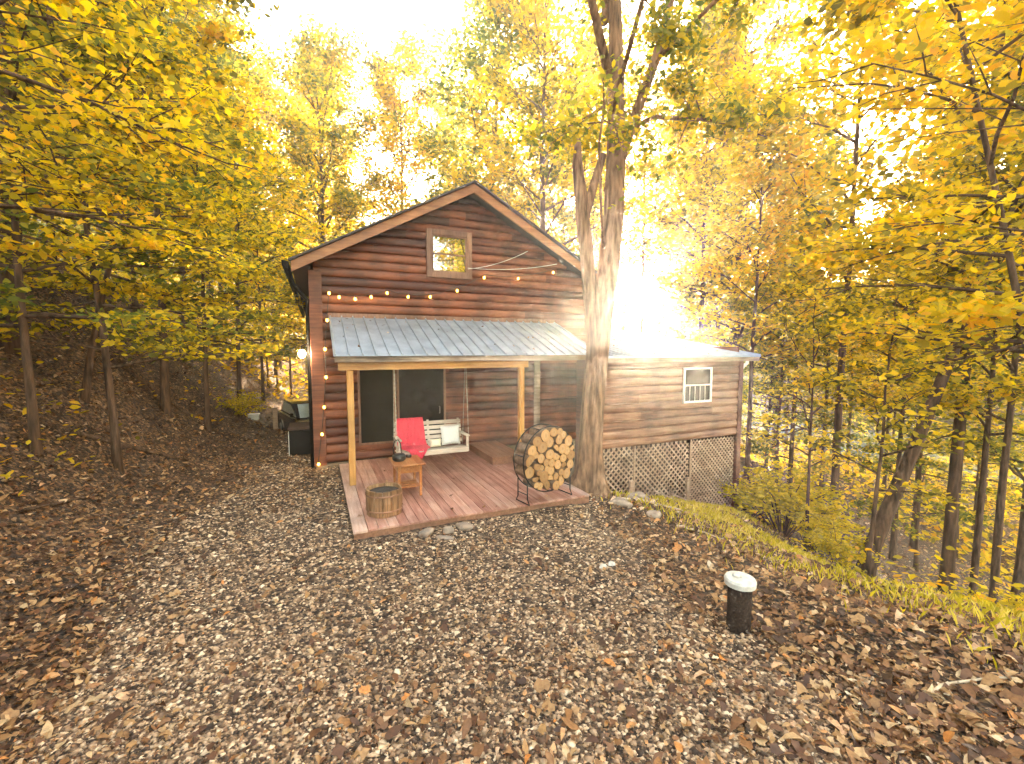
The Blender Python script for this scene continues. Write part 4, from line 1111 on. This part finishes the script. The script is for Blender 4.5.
scatter(14, (-40, 300), (15, 40), under, 1.2, 'low golden maple among the tall trees up the left bank', 'young maples up the left bank', 'maple_tree', 3)
scatter(14, (300, 720), (38, 60), tall, 1.3, 'tall tree in the woods beyond the cabin roof', 'woods beyond the cabin', 'tall_tree', 5, cond=lambda px, d: not (330 < px < 440 and d < 60))
scatter(9, (700, 1080), (22, 42), slim, 1.0, 'slim tree on the lower part of the right slope', 'slim trees on the lower right slope', 'straight_tree', 3, cond=lambda px, d: not (600 < px < 700))
scatter(3, (740, 1090), (20, 40), tall, .85, 'broad golden tree on the lower part of the right slope', 'broad trees on the lower right slope', 'tall_tree', 4)
scatter(4, (735, 1060), (19, 40), under, 1.25, 'low golden maple on the lower part of the right slope', 'young maples on the lower right slope', 'maple_tree', 3)
scatter(45, (560, 1100), (62, 112), far, .95, 'distant golden tree beyond the creek', 'woods beyond the creek', 'broadleaf_tree', 6, cond=lambda px, d: not (600 < px < 705 and d < 110))
scatter(40, (-60, 560), (46, 105), far, 1.0, 'distant golden tree far behind the cabin and drive', 'woods far behind the cabin and drive', 'broadleaf_tree', 6, cond=lambda px, d: not (340 < px < 450))

# shrubs
def shrub(seed, H, W, n, size):
    R_ = random.Random(seed); nr = np.random.default_rng(seed); mb = MB(); an = []
    for b in range(26):
        a = R_.uniform(0, 6.28); q = R_.uniform(.2, 1); e = Vector((cos(a) * W * q, sin(a) * W * q, H * R_.uniform(.35, 1) * (1.1 - .4 * q)))
        m_ = e * .5 + Vector((0, 0, H * .15)); mb.tube([(0, 0, -.1), m_, e], [.014, .009, .003], 4, caps=False)
        for h in range(6):
            g0 = m_.lerp(e, R_.random()); g1 = g0 + Vector((R_.gauss(0, .22), R_.gauss(0, .22), R_.gauss(0, .08))); mb.tube([g0, g1], [.004, .002], 3, caps=False); an.append((g0, g1))
    A = np.array([[a[:], b[:]] for a, b in an]); idx = nr.choice(len(A), n); tt = nr.random(n)[:, None]
    c = A[idx, 0] * (1 - tt) + A[idx, 1] * tt + nr.normal(0, 1, (n, 3)) * np.array([.09, .09, .04])
    return mb.mesh('stem', M['bark']), np_mesh('foliage', leaf_verts(c, size * nr.uniform(.6, 1.3, n), nr, LEAF6, .4), n, 6, M['leaf_shrub'])
shr = [shrub(900 + i, 1.7, 1.2, 2600, .10) for i in range(3)]
for i, (px, d, s_, lab) in enumerate([(790, 12.6, 1.25, 'large bright yellow green shrub right of the wing lattice'), (850, 11.0, .7, 'small yellow shrub at the foot of the stout straight tree'), (765, 15.5, 1.2, 'yellow shrub behind the large one by the wing'), (935, 11.5, .5, 'low shrub right of the leaning trunk'), (820, 14, 1.1, 'yellow shrub left of the stout straight tree'), (1040, 9.5, .5, 'shrub at the right edge beyond the grass'),
                                 (240, 15.2, .6, 'tufty low shrub at the bank foot near the end of the drive')]):
    x, y = from_view(px, d); r = thing('shrub', lab, 'shrub', (x, y, gz(x, y))); r.rotation_euler = (0, 0, i * 1.1); r.scale = (s_, s_, s_)
    for nm, me in zip(('stem', 'foliage'), shr[i % 3]):
        o = bpy.data.objects.new(nm, me); COL.objects.link(o); o.parent = r

# ---------------------------------------------------------------- ground cover
nr = np.random.default_rng(42)
def in_obst(x, y):
    return ((x > .38) & (x < 4.3) & (y > 6.22)) | ((x > -.05) & (x < 7.0) & (y > 10.4)) | ((x > 6.6) & (x < 12) & (y > 9.45) & (y < 15))
def polar(n, dmin, dmax, p, px0=-60, px1=1090):
    az = YAW + np.arctan((nr.uniform(px0, px1, n) - 512) / F); d = dmin + (dmax - dmin) * nr.random(n) ** p
    return np.sin(az) * d, np.cos(az) * d, d

def gravel():
    n = 230000
    x, y, d = polar(n, 1.2, 19, 1.5)
    keep = (gravel_mask(x, y) + nr.uniform(-.25, .25, n) > .45) & ~in_obst(x, y)
    x, y, d = x[keep], y[keep], d[keep]; n = len(x)
    s = nr.gamma(3, .0026, n) + .004; s *= 1 + d * .05
    z = ground_z(x, y) + s * .15
    base = np.array([(1, 0, 0), (0, 1, 0), (-1, 0, 0), (0, -1, 0), (0, 0, .7), (0, 0, -.7)], float)
    V = np.repeat(base[None], n, 0) * (1 + nr.normal(0, .24, (n, 6, 1))); V += nr.normal(0, .14, (n, 6, 3)); V *= s[:, None, None]
    V[:, :, 2] *= nr.uniform(.5, 1.0, n)[:, None]
    a = nr.uniform(0, 6.28, n); c_, s_ = np.cos(a)[:, None], np.sin(a)[:, None]
    X, Y = V[:, :, 0] * c_ * 1.25 - V[:, :, 1] * s_, V[:, :, 0] * s_ * 1.25 + V[:, :, 1] * c_
    V = np.stack([X, Y, V[:, :, 2]], 2) + np.stack([x, y, z], 1)[:, None]
    tri = np.array([(0, 1, 4), (1, 2, 4), (2, 3, 4), (3, 0, 4), (1, 0, 5), (2, 1, 5), (3, 2, 5), (0, 3, 5)])
    me = bpy.data.meshes.new('gravel'); me.vertices.add(n * 6); me.vertices.foreach_set('co', V.astype(np.float32).ravel())
    f = (tri[None] + (np.arange(n) * 6)[:, None, None]).astype(np.int32).ravel(); nf = n * 8
    me.loops.add(nf * 3); me.loops.foreach_set('vertex_index', f); me.polygons.add(nf)
    me.polygons.foreach_set('loop_start', np.arange(0, nf * 3, 3, dtype=np.int32)); me.polygons.foreach_set('loop_total', np.full(nf, 3, dtype=np.int32))
    me.materials.append(M['gravel']); me.update(calc_edges=True)
    o = bpy.data.objects.new('gravel', me); COL.objects.link(o); tag(o, 'grey brown gravel covering the drive', 'gravel', kind='stuff')
gravel()

def litter():
    n = 130000
    x, y, d = polar(n, 1.2, 34, 1.9)
    g = gravel_mask(x, y)
    prob = np.where(g > .5, .05 + .24 * (hash_noise(x, y, 1.0, 5) + .5) + .35 * smooth((y - 7) / 4), 1.0)
    keep = (nr.random(n) < prob) & ~in_obst(x, y)
    x, y, d = x[keep], y[keep], d[keep]; n = len(x)
    s = np.clip(nr.gamma(3, .0135, n), .018, .13) * np.where(x > 2.2, .95, .85) * (1 + .03 * d)
    c = np.stack([x, y, ground_z(x, y) + .012 + nr.random(n) * .03], 1)
    ex, ey = nr.uniform(.5, 4.2, 34), nr.uniform(6.2, 9.8, 34); c = np.concatenate([c, np.stack([ex, ey, np.full(34, .014)], 1)])
    rx, ry = nr.uniform(.35, 5.8, 46), nr.uniform(8.4, 10.4, 46); c = np.concatenate([c, np.stack([rx, ry, pz(ry) + .03], 1)])
    rx, ry = nr.uniform(6.8, 12.2, 110), nr.uniform(9.2, 14.5, 110); c = np.concatenate([c, np.stack([rx, ry, wz(ry) + .03], 1)])
    s = np.concatenate([s, nr.uniform(.04, .09, 190)]); n += 190
    OVAL = np.array([(0, -.55, 0), (.17, -.36, .03), (.25, -.02, .05), (.16, .30, .02), (0, .58, -.03), (-.16, .30, .02), (-.25, -.02, .05), (-.17, -.36, .03)])
    LOBE = np.array([(0, -.5, 0), (.30, -.34, .03), (.26, -.06, .02), (.42, .22, .05), (0, .56, -.03), (-.40, .26, .05), (-.24, -.04, .02), (-.32, -.30, .03)])
    h1, h2 = n // 2, n // 2 + n // 4
    V = np.concatenate([leaf_verts(c[:h1], s[:h1] * 1.1, nr, OVAL, .34, 4.0), leaf_verts(c[h1:h2], s[h1:h2], nr, LOBE, .36, 3.4), leaf_verts(c[h2:], s[h2:] * .9, nr, LEAF8, .38, 2.6)])
    me = np_mesh('leaf_litter', V, n, 8, M['litter'])
    o = bpy.data.objects.new('leaf_litter', me); COL.objects.link(o); tag(o, 'dry brown and tan fallen leaves covering the ground', 'fallen leaves', kind='stuff')
litter()

def grass():
    n = 60000
    y = nr.uniform(-.5, 12, n); x = slope_edge(np.minimum(y, 8)) + nr.normal(.35, .85, n) - .5 * (y > 6)
    x = np.where(nr.random(n) < .16, nr.uniform(5.0, 8.5, n), x)
    keep = (hash_noise(x, y, .8, 6) + nr.uniform(-.5, .5, n) > .05) & ~in_obst(x, y) & (x > 4.0 + .2 * (y < 7)); x, y = x[keep], y[keep]; n = len(x)
    z = ground_z(x, y); h = nr.uniform(.03, .15, n); w = nr.uniform(.004, .009, n); a = nr.uniform(0, 6.28, n); b = nr.normal(0, .35, (n, 2)) * h[:, None]
    dx, dy = np.cos(a) * w, np.sin(a) * w
    V = np.stack([np.stack([x - dx, y - dy, z - .02], 1), np.stack([x + dx, y + dy, z - .02], 1),
                  np.stack([x + dx * .7 + b[:, 0] * .4, y + dy * .7 + b[:, 1] * .4, z + h * .6], 1), np.stack([x + b[:, 0], y + b[:, 1], z + h], 1)], 1)
    me = np_mesh('grass', V.reshape(-1, 3), n, 4, M['grass'])
    o = bpy.data.objects.new('grass', me); COL.objects.link(o); tag(o, 'yellow green grass along the top of the right slope', 'grass', kind='stuff')
grass()

# low leafy undergrowth on both slopes
def undergrowth():
    n = 60000
    x1, y1, d1 = polar(n, 6, 38, 1.3)
    s1 = np.maximum(x1 - slope_edge(y1) - .4, bank_edge(y1) - .6 - x1)
    keep = (s1 > 0) & (nr.random(n) < np.where(x1 > 3, .4, .22)) & (hash_noise(x1, y1, 1.7, 8) + nr.uniform(-.3, .3, n) > .05) & ~in_obst(x1, y1); x, y, d = x1[keep], y1[keep], d1[keep]; n = len(x)
    h = np.abs(nr.normal(0, .28, n)) * (1 + .5 * hash_noise(x, y, 2.5, 4)) + .04
    c = np.stack([x, y, ground_z(x, y) + h], 1)
    x2, y2, d2 = polar(34000, 24, 105, 1.2); k2 = ~((x2 > -3.5) & (x2 < 16) & (y2 < 26)); x2, y2, d2 = x2[k2], y2[k2], d2[k2]
    c2 = np.stack([x2, y2, ground_z(x2, y2) + np.abs(nr.normal(0, .8, len(x2)))], 1)
    V = np.concatenate([leaf_verts(c, nr.uniform(.05, .11, n) * (1 + .03 * d), nr, LEAF6, .4), leaf_verts(c2, .2 + .004 * d2, nr, LEAF6, .5)])
    me = np_mesh('undergrowth', V, n + len(x2), 6, M['leaf_gold'])
    o = bpy.data.objects.new('undergrowth', me); COL.objects.link(o); tag(o, 'low yellow green leafy undergrowth on the wooded slopes', 'undergrowth', kind='stuff')
undergrowth()

# far wood behind the separate trees
def far_wood():
    n = 60000
    az = YAW + np.arctan((nr.uniform(-120, 1150, n) - 512) / F); d = nr.uniform(108, 142, n)
    x, y = np.sin(az) * d, np.cos(az) * d
    top = 11 + 5 * hash_noise(x, y, 9, 12) + 5 * hash_noise(x, y, 22, 14)
    daz = np.abs(az - SUN_AZ); top = top * (1 - .55 * np.exp(-(daz / .09) ** 2)) * (1 - .3 * np.exp(-((az - .0) / .1) ** 2))
    z = ground_z(x, y) + top * nr.random(n) ** .8
    me = np_mesh('far_wood', leaf_verts(np.stack([x, y, z], 1), nr.uniform(.7, 1.5, n), nr, LEAF4, .7), n, 4, M['leaf_gold'])
    o = bpy.data.objects.new('far_wood', me); COL.objects.link(o); tag(o, 'far golden wood closing the view', 'wood', kind='stuff')
far_wood()

# fallen sticks and individual rocks near the tree foot
for i, (a, b, r_, lab) in enumerate([((4.9, 6.25), (5.75, 6.55), .03, 'short thick branch lying against the foot of the forked tree'), ((5.9, 7.4), (7.0, 7.1), .02, 'thin branch lying near the lattice foot'), ((2.2, 3.6), (2.35, 3.9), .009, 'tiny twig on the gravel in the middle of the drive'), ((-3.6, 9.2), (-2.4, 10.6), .045, 'dark fallen bough on the left bank near the leafy maples'), ((-4.3, 12.5), (-2.2, 12.9), .05, 'dark fallen bough lying across the upper part of the bank'), ((-3.2, 7.0), (-2.9, 8.1), .022, 'bare branch at the foot of the left bank'), ((5.0, 5.0), (5.5, 4.6), .014, 'crooked twig on the leaves between the deck and the capped post'), ((3.55, 1.35), (4.35, 1.18), .010, 'long pale bent stick on the leaves in the lower right corner'), ((5.4, 6.3), (6.4, 5.9), .022, 'thick broken branch on the debris right of the deck')]):
    pts = []; mt = 'bark' if a[0] < 0 else 'stick'
    for k in range(7):
        t_ = k / 6; x = a[0] * (1 - t_) + b[0] * t_ ; y = a[1] * (1 - t_) + b[1] * t_ + .04 * sin(t_ * 5); pts.append((x, y, gz(x, y) + .035 + .01 * sin(k * 2)))
    mb = MB(); mb.tube(pts, [r_ * (1.1 - .6 * k / 6) for k in range(7)], 7); o = mb.build('stick', M[mt], origin=pts[0]); tag(o, lab, 'stick')
for i, (x, y, s, lab) in enumerate([(4.75, 6.05, (.22, .16, .1), 'tan rock at the foot of the big forked tree'), (5.35, 6.5, (.2, .14, .1), 'brown rock to the right of the forked tree foot'), (5.0, 5.5, (.16, .12, .07), 'low flat rock in the debris below the forked tree'),
                                    (5.9, 6.9, (.26, .16, .1), 'long rock between the forked tree and the lattice'), (3.05, 4.2, (.06, .045, .03), 'small white stone on the gravel in front of the rack, left of its twin'), (3.2, 4.22, (.055, .05, .03), 'small white stone on the gravel in front of the rack, right of its twin')]):
    rock('rock', (x, y, gz(x, y) + s[2] * .35), s, 40 + i, lab, mat='stone' if i < 4 else 'conc')

# ---------------------------------------------------------------- haze
mb = MB(); mb.box(-149, 154, -146, 158, -24, 40)
hz, t = nt('pale warm haze')
pv = N(t, 'ShaderNodeVolumePrincipled'); pv.inputs['Color'].default_value = (1, .98, .93, 1)
pv.inputs['Density'].default_value = .0028; pv.inputs['Anisotropy'].default_value = .73
ou = N(t, 'ShaderNodeOutputMaterial'); t.links.new(pv.outputs[0], ou.inputs['Volume'])
o = mb.build('haze', hz); tag(o, None, None, kind='stuff')

# ---------------------------------------------------------------- light
w = bpy.data.worlds.new('World'); scene.world = w; w.use_nodes = True; t = w.node_tree; t.nodes.clear()
sky = N(t, 'ShaderNodeTexSky', sky_type='NISHITA'); sky.sun_disc = False
sky.sun_elevation = SUN_EL; sky.sun_rotation = SUN_AZ; sky.altitude = 300; sky.air_density = 1.0; sky.dust_density = 2.5; sky.ozone_density = .6
bg = N(t, 'ShaderNodeBackground'); bg.inputs[1].default_value = .15
ou = N(t, 'ShaderNodeOutputWorld')
tint = N(t, 'ShaderNodeMix', data_type='RGBA', blend_type='MULTIPLY'); tint.inputs[0].default_value = 1; tint.inputs[7].default_value = (1, .86, .70, 1)
t.links.new(sky.outputs[0], tint.inputs[6])
# the sun itself in the sky, with the bright air close round it
tc = N(t, 'ShaderNodeTexCoord'); dt = N(t, 'ShaderNodeVectorMath', operation='DOT_PRODUCT'); t.links.new(tc.outputs['Generated'], dt.inputs[0])
dt.inputs[1].default_value = (sin(SUN_AZ) * cos(SUN_EL), cos(SUN_AZ) * cos(SUN_EL), sin(SUN_EL))
ac = N(t, 'ShaderNodeMath', operation='ARCCOSINE', use_clamp=False); t.links.new(dt.outputs['Value'], ac.inputs[0])
def gauss(width, amp):
    d_ = N(t, 'ShaderNodeMath', operation='DIVIDE'); t.links.new(ac.outputs[0], d_.inputs[0]); d_.inputs[1].default_value = radians(width)
    p_ = N(t, 'ShaderNodeMath', operation='POWER'); t.links.new(d_.outputs[0], p_.inputs[0]); p_.inputs[1].default_value = 2
    n_ = N(t, 'ShaderNodeMath', operation='MULTIPLY'); t.links.new(p_.outputs[0], n_.inputs[0]); n_.inputs[1].default_value = -1
    e_ = N(t, 'ShaderNodeMath', operation='EXPONENT'); t.links.new(n_.outputs[0], e_.inputs[0])
    m_ = N(t, 'ShaderNodeMath', operation='MULTIPLY'); t.links.new(e_.outputs[0], m_.inputs[0]); m_.inputs[1].default_value = amp
    return m_.outputs[0]
ad_ = N(t, 'ShaderNodeMath', operation='ADD'); t.links.new(gauss(.9, 500), ad_.inputs[0]); t.links.new(gauss(3.0, 9), ad_.inputs[1])
sc_ = N(t, 'ShaderNodeVectorMath', operation='SCALE'); sc_.inputs[0].default_value = (1, .88, .66); t.links.new(ad_.outputs[0], sc_.inputs['Scale'])
va = N(t, 'ShaderNodeVectorMath', operation='ADD'); t.links.new(tint.outputs[2], va.inputs[0]); t.links.new(sc_.outputs[0], va.inputs[1])
t.links.new(va.outputs[0], bg.inputs[0]); t.links.new(bg.outputs[0], ou.inputs[0])
ld = bpy.data.lights.new('sun', 'SUN'); ld.energy = 5.0; ld.angle = radians(.55); ld.color = (1, .82, .58)
lo = bpy.data.objects.new('sun', ld); COL.objects.link(lo)
d = Vector((sin(SUN_AZ) * cos(SUN_EL), cos(SUN_AZ) * cos(SUN_EL), sin(SUN_EL)))
lo.rotation_euler = d.to_track_quat('Z', 'Y').to_euler()

cam = bpy.data.cameras.new('camera'); cam.sensor_width = 36; cam.lens = 36 * F / 1024; cam.clip_end = 2000; cam.clip_start = .05
co = bpy.data.objects.new('camera', cam); COL.objects.link(co); co.location = (0, 0, CAM_H)
co.rotation_euler = (pi / 2 - PITCH, 0, -YAW)
scene.camera = co
vs_ = scene.view_settings; vs_.view_transform = 'Standard'; vs_.look = 'None'; vs_.exposure = 4.85; vs_.gamma = 1
cy = scene.cycles; cy.max_bounces = 4; cy.diffuse_bounces = 2; cy.transmission_bounces = 3; cy.glossy_bounces = 2; cy.volume_bounces = 0
cy.transparent_max_bounces = 4; cy.use_denoising = True; cy.use_light_tree = False; cy.use_adaptive_sampling = True; cy.adaptive_threshold = .02; cy.sample_clamp_indirect = 6; cy.caustics_reflective = False; cy.caustics_refractive = False
